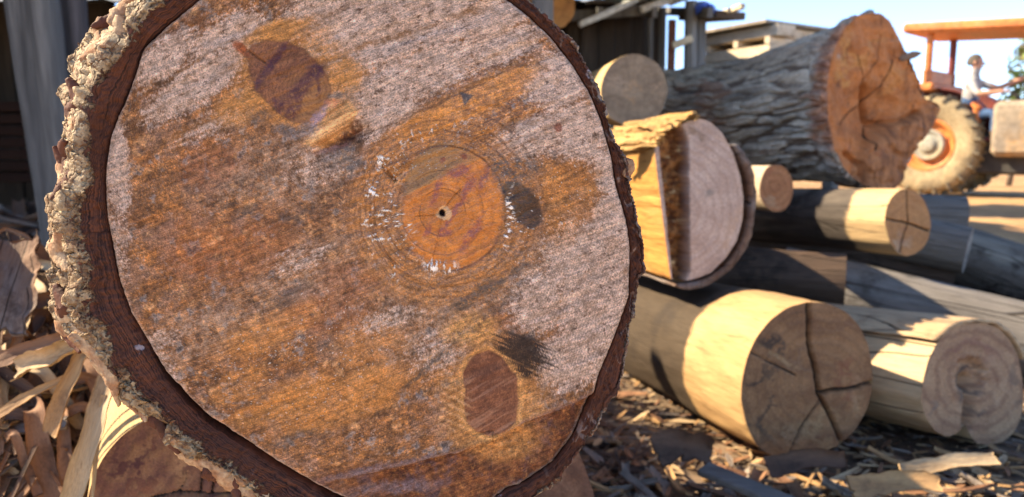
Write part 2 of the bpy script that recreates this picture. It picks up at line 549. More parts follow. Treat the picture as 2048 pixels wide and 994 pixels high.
class NG:
    """the same expressions worked out per vertex, for the many stains and marks of the big cut face"""
    def m(s, op, *a):
        return {'SINE': np.sin, 'ABSOLUTE': np.abs, 'ARCTAN2': np.arctan2, 'MULTIPLY': lambda x, y: x * y}[op](*a)
    def mx(s, a, b): return np.maximum(a, b)
    def mn(s, a, b): return np.minimum(a, b)
    def map(s, v, loc=(0, 0, 0), rot=(0, 0, 0), sc=(1, 1, 1), typ='POINT'):
        c, n = math.cos(rot[2]), math.sin(rot[2])
        if typ == 'TEXTURE':
            p = v - np.array(loc); p = np.stack([c * p[:, 0] + n * p[:, 1], -n * p[:, 0] + c * p[:, 1], p[:, 2]], 1)
            return p / np.array(sc)
        p = v * np.array(sc)
        return np.stack([c * p[:, 0] - n * p[:, 1], n * p[:, 0] + c * p[:, 1], p[:, 2]], 1) + np.array(loc)
    def vm(s, op, *a):
        if op == 'LENGTH': return np.linalg.norm(a[0], axis=1)
        x, y = [np.asarray(k, float) for k in a]
        return x + y if op == 'ADD' else x - y
    def vs(s, v, k): return v * (k[:, None] if isinstance(k, np.ndarray) else k)
    def sep(s, v): return v[:, 0], v[:, 1], v[:, 2]
    def com(s, x, y, z=0.0): return np.stack([x, y, x * 0 + z], 1)
    def noise(s, v, scale=1.0, det=4, rough=.55, dist=0.0, col=False):
        p = v * scale + .37
        f = lambda k: .5 + .62 * fbm(p + k * 31.7, int(det) + 1, 100 + k, rough)
        return np.stack([f(0), f(1), f(2)], 1) if col else f(0)
    def vor(s, v, scale=1.0):
        p = v * scale; i = np.floor(p[:, :2]).astype(np.int64); best = np.full(len(p), 9.)
        for dx in (-1, 0, 1):
            for dy in (-1, 0, 1):
                h = _hash(i[:, 0] + dx, i[:, 1] + dy, i[:, 0] * 0 + int(abs(v[0, 2]) * 3), 5)
                fx = i[:, 0] + dx + (h & 1023) / 1023.; fy = i[:, 1] + dy + ((h >> 10) & 1023) / 1023.
                best = np.minimum(best, np.hypot(p[:, 0] - fx, p[:, 1] - fy))
        return best
    def sm(s, x, a, b, lo=0.0, hi=1.0):
        t = np.clip((x - a) / (b - a), 0, 1); t = t * t * (3 - 2 * t)
        return lo + (hi - lo) * t
    def mix(s, f, a, b):
        f = np.clip(f, 0, 1); f = f[:, None] if isinstance(f, np.ndarray) else f
        return np.asarray(a) * (1 - f) + np.asarray(b) * f
    def gain(s, c, k): return np.asarray(c) * k[:, None]
    def ell(s, v, c, rx, ry, ang=0.0, soft=.25):
        d = v[:, :2] - np.array(c); t = math.radians(ang); ca, sa = math.cos(t), math.sin(t)
        r = np.hypot((ca * d[:, 0] + sa * d[:, 1]) / rx, (-sa * d[:, 0] + ca * d[:, 1]) / ry)
        return s.sm(r, 1 - soft, 1 + soft, 1.0, 0.0)


def inside(P, poly):
    x, y = P[:, 0], P[:, 1]; r = np.zeros(len(P), bool)
    for (x0, y0), (x1, y1) in zip(poly, poly[1:] + poly[:1]):
        c = (y0 > y) != (y1 > y)
        r ^= c & (x < (x1 - x0) * (y - y0) / ((y1 - y0) if y1 != y0 else 1e-9) + x0)
    return r


def face_tones(fp, stepa, rimd):
    g = NG()
    w1 = g.vs(g.vm('SUBTRACT', g.noise(fp, .016, 5, .6, col=True), (.5, .5, .5)), 70.0)
    w2 = g.vs(g.vm('SUBTRACT', g.noise(fp, .05, 5, .62, col=True), (.5, .5, .5)), 26.0)
    q = g.vm('ADD', g.vm('ADD', fp, w1), w2)        # strongly ragged positions
    q2 = g.vm('ADD', fp, w2)                        # lightly ragged positions
    # saw streak coordinates (rising to the right), lightly bent
    st = g.map(fp, rot=(0, 0, math.radians(-22)))
    st = g.vm('ADD', st, g.vs(w1, .25))
    s1 = g.noise(g.map(st, sc=(.006, .06, 1)), 1.0, 5, .62)
    s2 = g.noise(g.map(st, sc=(.012, .16, 1)), 1.0, 4, .65)
    st3 = g.map(fp, rot=(0, 0, math.radians(-31)))
    s3 = g.noise(g.map(st3, sc=(.005, .09, 1)), 1.0, 4, .6)
    m1 = g.noise(fp, .010, 5, .6); m2 = g.noise(fp, .045, 6, .68, .4); m3 = g.noise(fp, .16, 5, .7); fz = g.noise(fp, .42, 3, .7)
    def pm(poly, soft=2.0, wob=.3):
        L = [mp(*k) for k in poly]; qq = (fp + w2 * wob)[:, :2]
        sd = polydist(qq, L + L[:1]) * np.where(inside(qq, L), -1, 1)
        return g.sm(sd, -soft, soft, 1.0, 0.0), sd
    pk0 = g.mx(g.ell(q, mp(830, 90), 260, 90, 18, .5), g.ell(q, mp(1190, 450), 80, 280, 8, .5))
    # -- orange brown heartwood with darker and greyer mottling
    col = g.mix(g.sm(m1 * .5 + s1 * .5, .40, .60), (.150, .062, .026), (.330, .135, .046))
    col = g.mix(g.sm(m2, .50, .66) * .8, col, (.43, .175, .052))
    col = g.mix(g.sm(m2 * .5 + s2 * .5, .40, .53, 1.0, 0.0) * .8, col, (.085, .042, .024))
    col = g.mix(g.sm(g.noise(g.vm('ADD', fp, (300, 90, 7)), .022, 6, .65), .49, .62) * .65, col, (.27, .15, .10))
    st5 = g.map(g.vm('ADD', fp, w2), rot=(0, 0, math.radians(-30)))
    s5 = g.noise(g.map(st5, sc=(.030, .085, 1)), 1.0, 5, .72)
    s6 = g.noise(g.map(g.vm('ADD', st5, (90, 40, 3)), sc=(.022, .060, 1)), 1.0, 5, .72)
    col = g.gain(col, g.sm(s5, .36, .64, .62, 1.38))
    col = g.mix(g.sm(s6, .56, .68) * .6, col, (.56, .26, .09))
    col = g.mix(g.sm(s6, .33, .43, 1.0, 0.0) * .70, col, (.085, .056, .042))
    col = g.mix(g.sm(g.noise(g.map(g.vm('ADD', st5, (10, 140, 3)), sc=(.03, .07, 1)), 1.0, 5, .72), .57, .66) * .6, col, (.34, .24, .19))
    b1 = g.noise(g.map(g.vm('ADD', st5, (400, 60, 1)), sc=(.0035, .016, 1)), 1.0, 4, .6)
    col = g.gain(col, g.sm(b1, .40, .60, .66, 1.22))
    col = g.mix(g.sm(b1, .36, .46, 1.0, 0.0) * .35, col, (.17, .115, .085))
    # dusty grey fibres where the saw tore the surface
    grz = g.mx(g.ell(q, mp(560, 345), 165, 75, 12, .6), g.mx(g.ell(q, mp(620, 560), 170, 80, 25, .6), g.ell(q, mp(400, 665), 130, 50, 25, .6)))
    grz = g.mx(grz, g.mx(g.ell(q, mp(850, 640), 150, 90, 15, .7), g.ell(q, mp(1000, 560), 120, 60, 35, .6)))
    col = g.mix(grz * g.sm(m3 * .5 + m2 * .5, .42, .60) * .62, col, (.34, .25, .19))
    col = g.mix(grz * g.sm(m3 * .55 + m2 * .45, .37, .46, 1.0, 0.0) * .75, col, (.060, .052, .050))
    gk = g.noise(fp + np.array([500., 20., 4.]), .030, 5, .66); gl = g.noise(fp + np.array([20., 700., 4.]), .034, 5, .66)
    gz = 1 - np.clip(pk0, 0, 1) * .6
    col = g.mix(g.sm(gk, .57, .63) * .75 * gz, col, (.25, .205, .185))
    col = g.mix(g.sm(gk, .625, .67) * .85 * gz, col, (.055, .042, .042))
    col = g.mix(g.sm(gl, .585, .65) * .7 * gz, col, (.52, .27, .125))
    # clear orange lobes
    for (cx, cy, rx, ry, a, k) in ((960, 205, 135, 50, 33, .95), (1040, 165, 75, 35, 8, .9), (1120, 400, 75, 75, 0, .8), (690, 800, 150, 45, 22, .6), (560, 800, 110, 30, 25, .6), (480, 770, 60, 30, 30, .4),
                                   (740, 690, 70, 60, 10, .4), (860, 240, 70, 25, 30, .6), (540, 660, 120, 35, 25, .5)):
        if (cx, cy) not in ((960, 205), (1040, 165), (1120, 400)): col = g.mix(g.ell(q2, mp(cx, cy), rx, ry, a, .35) * g.sm(m2 * .6 + s2 * .4, .30, .52) * k, col, (.50, .205, .055))
    for (cx, cy, rx, ry, a, k) in ((480, 500, 120, 60, 20, .45), (390, 480, 70, 60, 0, .4), (700, 560, 60, 35, 0, .5), (650, 630, 90, 45, 0, .45), (420, 330, 60, 50, 20, .5), (1010, 640, 70, 30, 20, .4)):
        col = g.mix(g.ell(q, mp(cx, cy), rx, ry, a, .5) * g.sm(m3, .35, .6) * k, col, (.32, .105, .040))
    # growth rings around the pith
    d = g.vm('LENGTH', g.vm('ADD', fp, g.vs(w2, .35)))
    rg = g.m('SINE', d * .52 + m1 * 9) * .5 + g.m('SINE', d * .21 + 1.0) * .5
    col = g.mix(g.sm(rg, .1, 1.0) * g.sm(d, 140, 330, .45, .22), col, (.085, .040, .018))
    # -- pale fuzzy saw dust: sapwood rim and the broad upper bands
    pk = None
    for (cx, cy, rx, ry, a, s) in ((800, 60, 235, 70, 17, .35), (690, 10, 120, 70, 20, .4), (745, 215, 95, 62, 10, .35), (850, 140, 130, 52, 20, .4), (960, 40, 120, 45, 12, .4), (1005, 90, 90, 40, 20, .5),
                                   (400, 165, 130, 40, 33, .3), (330, 115, 75, 35, 40, .4), (455, 75, 85, 40, 33, .5),
                                   (1115, 165, 62, 62, -50, .35), (1160, 262, 70, 60, -60, .35), (1080, 270, 95, 40, 22, .5), (1212, 350, 22, 60, 12, .35), (1225, 440, 42, 62, 10, .3), (1175, 520, 95, 85, 20, .35),
                                   (1190, 620, 78, 100, -15, .3), (1150, 715, 90, 60, 20, .4), (1085, 600, 70, 60, 30, .5), (640, 330, 70, 42, 10, .5), (232, 330, 26, 110, 4, .35), (240, 480, 20, 90, 5, .4),
                                   (330, 745, 30, 60, 40, .5), (300, 690, 70, 24, 25, .5), (600, 520, 60, 25, 20, .6), (770, 640, 70, 25, 15, .6), (880, 700, 70, 50, 30, .6), (430, 250, 90, 30, 28, .6)):
        wgt = .62 if (cx, cy) in ((640, 330), (330, 745), (300, 690), (600, 520), (770, 640), (880, 700), (430, 250), (240, 480)) else 1.0
        e = g.ell(q2, mp(cx, cy), rx, ry, a, min(.9, s + .25)) * wgt
        pk = e if pk is None else g.mx(pk, e)
    s4 = g.noise(g.map(st, sc=(.010, .11, 1)), 1.0, 5, .7)
    thr = pk * 1.05 + (s4 - .5) * 2.2 + (m3 - .5) * 1.3 + (fz - .5) * .7 + (s1 - .5) * .8
    thr = thr + (s5 - .5) * 1.2
    pkm = g.sm(thr, .34, .86) * g.sm(pk, .02, .30) * .90
    pink = g.mix(g.sm(m2 * .5 + s5 * .5, .36, .62), (.34, .215, .15), (.60, .455, .385))
    pink = g.gain(pink, g.sm(fz, .25, .75, .72, 1.3))
    col = g.mix(pkm, col, pink)
    pits = g.sm(g.noise(g.map(st, sc=(.030, .11, 1)), 1.0, 4, .7), .56, .64) * pk
    col = g.mix(pits * .9, col, (.095, .045, .025))
    # bare diagonal lines through the dust
    for (cx, cy, rx, ry, a, k) in ((770, 78, 92, 6, 17, .8), (620, 48, 60, 13, 22, .7), (935, 28, 40, 8, 16, .7), (420, 235, 130, 7, 28, .5), (390, 125, 110, 3.0, 33, .55), (360, 165, 120, 2.5, 33, .5), (470, 130, 70, 4, 33, .5), (320, 215, 60, 4, 30, .5),
                                   (1115, 250, 55, 5, 28, .5), (1050, 235, 60, 5, 30, .5), (640, 120, 40, 7, 10, .6)):
        col = g.mix(g.ell(q2, mp(cx, cy), rx, ry, a, .7) * g.sm(m3, .3, .55) * k, col, (.19, .085, .026))
    # smooth clear lobes with a darker growth line along their upper edge
    for poly, kk in (([(770, 275), (800, 245), (840, 222), (885, 203), (930, 180), (985, 150), (1030, 130), (1075, 124), (1092, 135), (1062, 165), (1015, 192), (990, 215), (960, 240), (915, 262), (860, 280), (810, 292)], .72),
                     ([(1040, 352), (1062, 335), (1095, 322), (1135, 317), (1172, 325), (1196, 345), (1200, 385), (1185, 430), (1150, 480), (1110, 500), (1085, 470), (1092, 420), (1070, 380)], .38)):
        mk, sd = pm(poly, 16, 1.2)
        lc = g.gain(g.mix(g.sm(m2, .36, .62), (.36, .145, .038), (.56, .235, .062)), g.sm(s5, .34, .66, .72, 1.28))
        col = g.mix(mk * g.sm(s5 * .5 + m3 * .5, .34, .48, .45, 1.0) * kk, col, lc)
        up = g.sm(g.sep(fp)[1] - np.interp(g.sep(fp)[0], [-120, 205, 320], [180, 300, 85]), -25, 5)
        col = g.mix(g.sm(np.abs(sd + 1), 0, 4, 1.0, 0.0) * up * .8, col, (.10, .044, .016))
    # fine saw tooth arcs on the right rim
    sa = g.m('SINE', g.sep(g.map(fp, rot=(0, 0, math.radians(22))))[0] * 1.15 + m1 * 22)
    sr = g.mx(g.ell(q, mp(1160, 640), 120, 190, 0, .4), g.ell(q, mp(1130, 400), 90, 90, 0, .4))
    col = g.mix(g.sm(sa, .2, 1.0) * sr * .38, col, (.17, .085, .045))
    # -- orange heart with the pith, cut by a darker film
    hz, hsd = pm([(805, 400), (820, 330), (862, 288), (910, 283), (955, 305), (985, 345), (1002, 390), (1003, 440), (990, 490), (960, 525), (915, 540), (865, 535), (825, 505), (806, 455)], 8, .7)
    film = g.sm(g.sep(g.map(g.vm('ADD', fp, g.vs(w2, .35)), (*mp(870, 362), 0), (0, 0, math.radians(26)), (1, 1, 1), 'TEXTURE'))[1], -3, 3)
    hc = g.mix(g.sm(m2, .35, .65), (.40, .130, .028), (.56, .195, .042))
    hc = g.mix(g.sm(g.m('SINE', d * .30 + m1 * 6), .3, 1) * .28, hc, (.26, .080, .022))
    hc = g.mix(g.ell(fp, (0, 0), 46, 46, 0, .05) * .4, hc, (.30, .10, .022))
    hc = g.mix(g.m('MULTIPLY', film, g.sm(g.sep(fp)[0], -10, 140, .85, .15)), hc, (.235, .135, .062))
    col = g.mix(hz * .96, col, hc)
    for rr, w, k in ((46, 2.2, .75), (82, 2.4, .5), (122, 4.0, .9), (150, 4.5, .85), (172, 3.5, .5), (198, 4, .4)):
        ringd = g.sm(g.m('ABSOLUTE', g.vm('LENGTH', g.map(g.vm('ADD', fp, g.vs(w2, .25)), (5 if rr > 100 else 0, 8 if rr > 100 else 0, 0), (0, 0, 0), (1, 1.03, 1), 'TEXTURE')) - rr), 0, w, 1.0, 0.0)
        ang = g.noise(g.vs(fp, 1 / rr), .8, 2)
        col = g.mix(ringd * g.sm(ang, .32, .5) * k, col, (.075, .026, .010))
    an_ = g.sm(d, 205, 175) * g.sm(hsd, 0, 5)
    col = g.mix(an_ * g.sm(s5, .36, .58) * .62, col, (.40, .155, .038))
    rs_ = g.m('SINE', (d + (m1 - .5) * 40) * .62)
    col = g.mix(an_ * g.sm(rs_, .2, 1.0) * .38, col, (.085, .034, .012))
    # radial shrinkage checks in the heart
    xx, yy, _ = g.sep(fp)
    th = g.m('ARCTAN2', yy, xx)
    rc = g.noise(g.com(th * 9.0, d * .012), 1.0, 2, .5)
    col = g.mix(g.sm(g.m('ABSOLUTE', rc - .5), 0, .012, 1.0, 0.0) * g.sm(d, 25, 50) * g.sm(d, 90, 150, 1.0, 0.0) * .5, col, (.10, .035, .012))
    # purple film streaks over the heart
    for (cx, cy, rx, ry, a) in ((872, 385, 6, 30, -20), (935, 378, 9, 30, -25), (905, 430, 5, 42, -32), (890, 465, 14, 9, 0), (855, 460, 6, 14, -30), (942, 470, 8, 42, -30), (915, 345, 22, 8, 5), (925, 338, 16, 9, 10), (968, 355, 7, 22, -20)):
        col = g.mix(g.ell(q2, mp(cx, cy), rx, ry, a, .6) * g.sm(m3, .32, .55) * .9, col, (.22, .066, .058))
    for (cx, cy, r) in ((884, 320, 6), (928, 314, 7), (1118, 255, 9), (705, 262, 5)):
        col = g.mix(g.ell(q2, mp(cx, cy), r, r, 0, .3) * .8, col, (.16, .035, .015))
    col = g.mix(g.ell(q2, (3, -1), 14, 14, 0, .12), col, (.50, .29, .15))
    col = g.mix(g.ell(g.vm('ADD', fp, g.vs(w2, .5)), (-1, -1), 6, 7.5, 20, .25), col, (.030, .010, .010))
    # -- upper knot
    tg = g.m('SINE', g.vm('LENGTH', g.map(fp + w2 * .8, (*mp(628, 180), 0), (0, 0, 0), (1.0, 1.25, 1), 'TEXTURE')) * .85)
    halo = g.mx(g.ell(q, mp(600, 160), 120, 105, -25, .25), g.ell(q2, mp(655, 245), 60, 55, 30, .3))
    col = g.mix(halo * g.sm(s2 * .6 + m3 * .4, .30, .60) * .85, col, (.46, .205, .062))
    for (cx, cy, rx, ry, a, k) in ((560, 60, 70, 18, 20, .7), (480, 215, 50, 35, 25, .6), (690, 150, 38, 25, 0, .6)):
        col = g.mix(g.ell(q, mp(cx, cy), rx, ry, a, .4) * k, col, (.44, .20, .060))
    qk = g.vm('ADD', fp, g.vs(w2, .35))
    kz, ksd = pm([(493, 106), (505, 89), (533, 81), (575, 84), (609, 100), (637, 126), (655, 150), (661, 180), (656, 205), (643, 226), (615, 247), (581, 241), (553, 222), (533, 202), (510, 180), (500, 143)], 2.6, .5)
    kc = g.mix(g.sm(m2 * .5 + s3 * .5, .38, .6), (.135, .046, .020), (.225, .088, .036))
    kc = g.gain(kc, g.sm(s5, .36, .64, .62, 1.4))
    kc = g.mix(g.ell(q, mp(622, 205), 48, 58, 0, .6) * .75, kc, (.31, .145, .055))
    kc = g.mix(g.sm(tg + (m3 - .5) * 4, .2, 1) * .4, kc, (.065, .022, .012))
    col = g.mix(kz, col, kc)
    for (cx, cy, rx, ry, a, k) in ((548, 122, 9, 42, -35, .95), (519, 163, 8, 22, -22, .9), (632, 140, 20, 15, 20, 1), (602, 175, 14, 38, -42, .85), (596, 200, 6, 22, 0, .6), (558, 210, 12, 17, -35, .95), (583, 222, 9, 16, -30, .9), (568, 95, 7, 6, 0, 1), (636, 175, 4, 26, 10, .7)):
        col = g.mix(g.ell(q2, mp(cx, cy), rx, ry, a, .5) * g.sm(m3 * .5 + s5 * .5, .40, .52, .0, 1.0) * k, col, (.060, .016, .026))
    col = g.mix(g.ell(q2, mp(482, 97), 19, 9, -38, .4) * .85, col, (.26, .055, .012))
    col = g.mix(g.sm(np.abs(ksd), 0, 3, 1.0, 0.0) * .45, col, (.075, .026, .014))
    kc_ = g.m('SINE', (ksd + (m2 - .5) * 40) * .45)
    col = g.mix(g.sm(kc_, .2, 1.0) * g.sm(ksd, 75, 5) * g.sm(ksd, 0, 3) * .32, col, (.10, .042, .018))
    # splintered patch under it with bluish resin films and the torn hollow
    col = g.mix(pm([(636, 226), (662, 204), (700, 203), (714, 225), (706, 246), (690, 264), (660, 282), (625, 294), (608, 287), (628, 262)], 4, .6)[0] * .95, col, g.mix(g.sm(s3, .35, .6), (.36, .15, .05), (.70, .40, .18)))
    for (cx, cy, rx, ry, a, cc, k) in ((637, 232, 8, 30, -38, (.30, .20, .23), .9), (668, 206, 14, 8, 10, (.46, .17, .09), .7), (676, 190, 22, 6, 0, (.13, .125, .125), .7), (570, 262, 24, 13, -20, (.105, .10, .105), .8), (612, 262, 30, 14, 20, (.16, .15, .155), .7), (690, 278, 30, 11, 28, (.055, .020, .018), .95),
                                       (660, 299, 34, 5, 15, (.30, .13, .12), .7), (712, 254, 12, 15, 0, (.10, .036, .020), .9), (672, 320, 40, 26, 0, (.10, .09, .085), .55), (520, 235, 26, 15, 0, (.085, .070, .062), .7), (700, 325, 20, 14, 0, (.09, .08, .075), .6)):
        col = g.mix(g.ell(q2, mp(cx, cy), rx, ry, a, .5) * g.sm(m3, .30, .55) * k, col, cc)
    # -- lower knot
    hal2 = g.mx(g.ell(q, mp(985, 800), 100, 118, 0, .3), g.ell(q, mp(1010, 905), 80, 45, 12, .4))
    col = g.mix(hal2 * g.sm(s2 * .5 + m3 * .5, .30, .58) * .8, col, (.45, .205, .066))
    col = g.mix(g.ell(q2, mp(940, 660), 55, 30, 10, .4) * g.sm(m3, .35, .55) * .8, col, (.52, .26, .085))
    kl = g.map(g.vm('ADD', fp, g.vs(w2, .22)), (*mp(981, 787), 0), (0, 0, math.radians(4)), (53, 87, 1), 'TEXTURE')
    k2, hsd2 = pm([(977, 700), (1000, 711), (1013, 726), (1035, 757), (1036, 800), (1032, 840), (1022, 852), (1010, 863), (990, 870), (972, 872), (950, 860), (936, 848), (929, 825), (927, 802), (931, 780), (926, 760), (927, 742), (938, 722), (953, 709)], 2.6, .38)
    hexd = 1.0 + hsd2 / 60.0
    rl = g.m('SINE', g.vm('LENGTH', kl) * 46 + m2 * 5)
    k2c = g.mix(g.sm(m2 * .5 + s2 * .5, .4, .6), (.125, .046, .024), (.225, .088, .044))
    k2c = g.gain(k2c, g.sm(s5, .34, .66, .72, 1.3)); k2c = g.mix(g.sm(rl, .1, 1) * .45, k2c, (.075, .028, .018))
    k2c = g.mix(g.sm(s3, .54, .62) * .6, k2c, (.33, .165, .10)); k2c = g.mix(g.ell(q, mp(975, 765), 22, 30, 0, .7) * .45, k2c, (.085, .030, .020))
    col = g.mix(k2, col, k2c)
    col = g.mix(g.sm(g.m('ABSOLUTE', hexd - 1.10), 0, .12, 1.0, 0.0) * .75, col, (.56, .28, .10))
    kc2 = g.m('SINE', (hsd2 + (m2 - .5) * 44) * .42)
    col = g.mix(g.sm(kc2, .2, 1.0) * g.sm(hsd2, 90, 5) * g.sm(hsd2, 0, 3) * .32, col, (.11, .046, .018))
    # curved pale fibres left of it
    fw = g.m('SINE', g.sep(g.map(g.vm('ADD', fp, w2), rot=(0, 0, math.radians(28))))[1] * .42 + m1 * 6)
    fz2 = g.ell(q, mp(905, 815), 34, 60, -10, .4)
    col = g.mix(g.sm(fw + (m3 - .5) * 3, .3, .9) * fz2 * .5, col, (.50, .28, .14))
    col = g.mix(g.sm(fw + (m3 - .5) * 3, -.9, -.4, 1.0, 0.0) * fz2 * .3, col, (.12, .055, .022))
    # -- black mould: the frayed patch by the lower knot, the oval right of the heart
    fr_ = g.map(fp, rot=(0, 0, math.radians(22)))
    ff = g.noise(g.map(fr_, sc=(.010, .30, 1)), 1.0, 4, .7)
    qf = g.vm('ADD', fp, g.com((ff - .5) * 190.0, (ff - .5) * -60.0))
    mo = g.mx(g.ell(qf, mp(1050, 703), 52, 34, -28, .3), g.ell(qf, mp(1050, 742), 20, 14, 0, .4))
    col = g.mix(mo * g.sm(m3 * .5 + fz * .5, .3, .5, .6, 1.0) * .93, col, (.016, .011, .010))
    mo2, _ = pm([(1003, 372), (1015, 362), (1040, 365), (1062, 380), (1078, 400), (1086, 430), (1080, 448), (1060, 458), (1040, 448), (1022, 425), (1008, 400)], 4, .5)
    col = g.mix(mo2 * g.sm(fz * .4 + s3 * .6, .3, .62, 1.0, .72), col, (.021, .015, .014))
    col = g.mix(g.mx(g.ell(q, mp(1030, 345), 60, 24, 10, .6), g.ell(q, mp(1000, 340), 25, 30, 0, .6)) * g.sm(m3, .42, .56) * .75, col, (.07, .062, .058))
    for (cx, cy, rx, ry, a, k) in ((985, 575, 75, 9, 33, .8), (930, 600, 70, 8, 33, .6), (1000, 615, 55, 7, 30, .6), (855, 735, 75, 4.5, 47, .8), (830, 755, 50, 3, 47, .6), (500, 805, 45, 9, 25, .5), (600, 880, 75, 12, 15, .5), (660, 690, 25, 18, 0, .6), (575, 600, 40, 15, 25, .6), (440, 520, 25, 9, 10, .6), (585, 440, 25, 10, 0, .6), (490, 420, 20, 9, 10, .7), (930, 195, 2, 2, 0, 0)):
        if k: col = g.mix(g.ell(q, mp(cx, cy), rx, ry, a, .6) * g.sm(m3, .36, .52) * k, col, (.060, .050, .044))
    # triangular dark hole
    tq = g.map(g.vm('ADD', fp, g.vs(w2, .3)), (*mp(932, 196), 0), (0, 0, math.radians(-12)), (1, 1, 1), 'TEXTURE')
    tx, ty, _ = g.sep(tq)
    tri = g.mx(ty - 9.0, g.mx(tx * .87 - ty * .5 - 8.0, tx * -.87 - ty * .5 - 8.0))
    col = g.mix(g.sm(tri, -2, 2, 1.0, 0.0) * .92, col, (.045, .042, .045))
    # dust-coloured scattered specks
    # -- rough red brown wood below the saw step
    sp = stepa
    lowc = g.mix(g.sm(m2 * .6 + s2 * .4, .40, .60), (.070, .024, .014), (.19, .070, .028))
    lowc = g.mix(g.sm(m3, .52, .66) * .7, lowc, (.36, .155, .05))
    lowc = g.mix(g.sm(g.noise(g.vm('ADD', fp, (9, 40, 2)), .03, 5, .65), .52, .62) * .6, lowc, (.105, .062, .066))
    col = g.mix(sp * g.ell(q, mp(1010, 890), 70, 40, 12, .4) * -1.0 + sp, col, lowc)
    lowl = g.ell(q, mp(700, 965), 160, 30, 10, .5)
    col = g.mix(lowl * .75, col, lowc)
    for (cx, cy, rx, ry, a) in ((1120, 818, 80, 6, 22), (1030, 856, 40, 4, 35), (860, 915, 70, 5, 12), (730, 942, 70, 6, 12), (780, 985, 90, 12, 5)):
        col = g.mix(g.ell(q2, mp(cx, cy), rx, ry, a, .6) * g.sm(m3, .33, .55) * .7, col, (.19, .135, .14))
    # rim fraying
    rd = rimd + (m3 - .5) * 16.0
    col = g.mix(g.sm(rd, 1, 9, 1.0, 0.0) * .55, col, (.42, .31, .25))
    # -- resin beads and films, white glints of sun and sky painted on
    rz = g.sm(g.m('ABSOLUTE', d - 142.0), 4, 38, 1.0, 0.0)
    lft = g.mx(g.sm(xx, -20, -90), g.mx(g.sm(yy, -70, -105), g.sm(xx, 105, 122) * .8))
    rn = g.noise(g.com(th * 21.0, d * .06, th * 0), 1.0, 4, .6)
    bead_glint = rz * g.sm(xx, -60, -105) * g.sm(rn, .605, .64)
    bead_glint = g.mx(bead_glint, g.ell(q, mp(785, 455), 38, 62, 25, .4) * g.sm(rn, .575, .61))
    bead_glint = g.mx(bead_glint, g.ell(q, mp(880, 532), 34, 14, 0, .5) * g.sm(rn, .52, .55))
    bead_glint = g.mx(bead_glint, g.ell(q, mp(1016, 440), 7, 60, -8, .4) * g.sm(rn, .52, .56))
    bead_glint = g.mx(bead_glint, g.ell(q, mp(768, 335), 9, 26, 40, .5) * g.sm(rn, .54, .58))
    glint_spk = g.sm(g.noise(g.vm('ADD', fp, (77, 13, 5)), .19, 3, .6), .645, .68)
    bead_glint = g.mx(bead_glint, g.sm(rn, .58, .61) * g.mx(g.ell(q, mp(850, 265), 90, 12, 15, .5) * .6, g.ell(q, mp(745, 430), 14, 70, 0, .4)))
    bead_glint2 = g.mx(bead_glint, glint_spk * g.mx(g.ell(q, mp(600, 720), 190, 120, 20, .5), g.mx(g.ell(q, mp(860, 290), 160, 50, 20, .5), g.ell(q, mp(1100, 430), 110, 130, 0, .5))) )
    col = g.mix(bead_glint2, col, (.80, .72, .66))
    wet = g.mx(hz, g.mx(kz * .6, g.mx(g.ell(q, mp(880, 430), 190, 190, 0, .3), g.ell(q, mp(1000, 190), 150, 80, 20, .4)))) 
    return col, wet, bead_glint2, np.clip(pk, 0, 1), np.clip(g.mx(hz, g.mx(kz, k2)) + g.mx(mo, mo2) * .6 + bead_glint2, 0, 1)


def face_material():
    """stain masks come from the mesh; fibres, grain, saw fuzz and gloss are worked out here"""
    g = Mat('sawn_face_resinous')
    fp = g.attr('fp'); wet, bead_glint, pk = g.sep(g.attr('gloss'))
    st = g.map(fp, rot=(0, 0, math.radians(-22)))
    m3 = g.noise(fp, .075, 7, .72); fz = g.noise(fp, .30, 4, .72); s2 = g.noise(g.map(st, sc=(.015, .15, 1)), 1.0, 5, .70)
    col = g.gain(g.attr('tone'), 1.55); cm = 1.0 - g.attr('calm', True) * .62
    col = g.gain(col, (g.sm(m3, .36, .64, .76, 1.26) - 1.0) * cm + 1.0)
    col = g.gain(col, (g.sm(fz, .34, .66, .80, 1.22) - 1.0) * cm + 1.0)
    col = g.gain(col, (g.sm(s2, .36, .64, .76, 1.25) - 1.0) * cm + 1.0)
    dk = g.sm(g.noise(g.vm('ADD', fp, (31, 5, 2)), .11, 5, .75), .62, .70) * (1.0 - wet * .8) * cm
    col = g.mix(dk * .6, col, (.050, .036, .030))
    lt = g.sm(g.noise(g.vm('ADD', fp, (3, 55, 8)), .20, 4, .75), .66, .73) * (1.0 - wet * .7) * cm
    col = g.mix(lt * .6, col, (.50, .38, .32))
    rough = g.m('SUBTRACT', g.m('SUBTRACT', .62, g.sm(s2, .45, .62) * .14), g.mx(wet * .30, bead_glint * .40))
    h = m3 * 1.3 + fz * (pk * 1.0 + .8) + s2 * .9 + bead_glint * 1.5
    return g.done(col, rough, g.bump(h, .0040, .9), .27, coat=g.mx(wet * .35, bead_glint))


tone, wet_, bead_glint_, pk_, ln_ = face_tones(mark, stepa, rimd)


mesh_obj('cut_face', wallx + OFF, F, face_material(), biglog, attrs={'fp': mark, 'tone': tone, 'gloss': np.stack([wet_, bead_glint_, pk_], 1), 'calm': ln_})

# ------------------------------------------------------------------ its bark
left = ss(math.radians(100), math.radians(125), np.abs(np.angle(np.exp(1j * (TW - math.radians(180)))) * -1 + math.pi * 0)) * 0
prof = []
gapw = K * (3 + 13 * ss(-2.75, -2.3, TW) * (1 - ss(-1.75, -1.6, TW)) + 1.5 * fbm(ring3 * .5, 3, 8))
gapw = np.maximum(gapw, K * 1.5)
R0 = np.minimum(RW + gapw, RB - K * 8)
rows, dep, hg, kindv = [], [], [], []
nf, nc, nb = 26, 46, 26


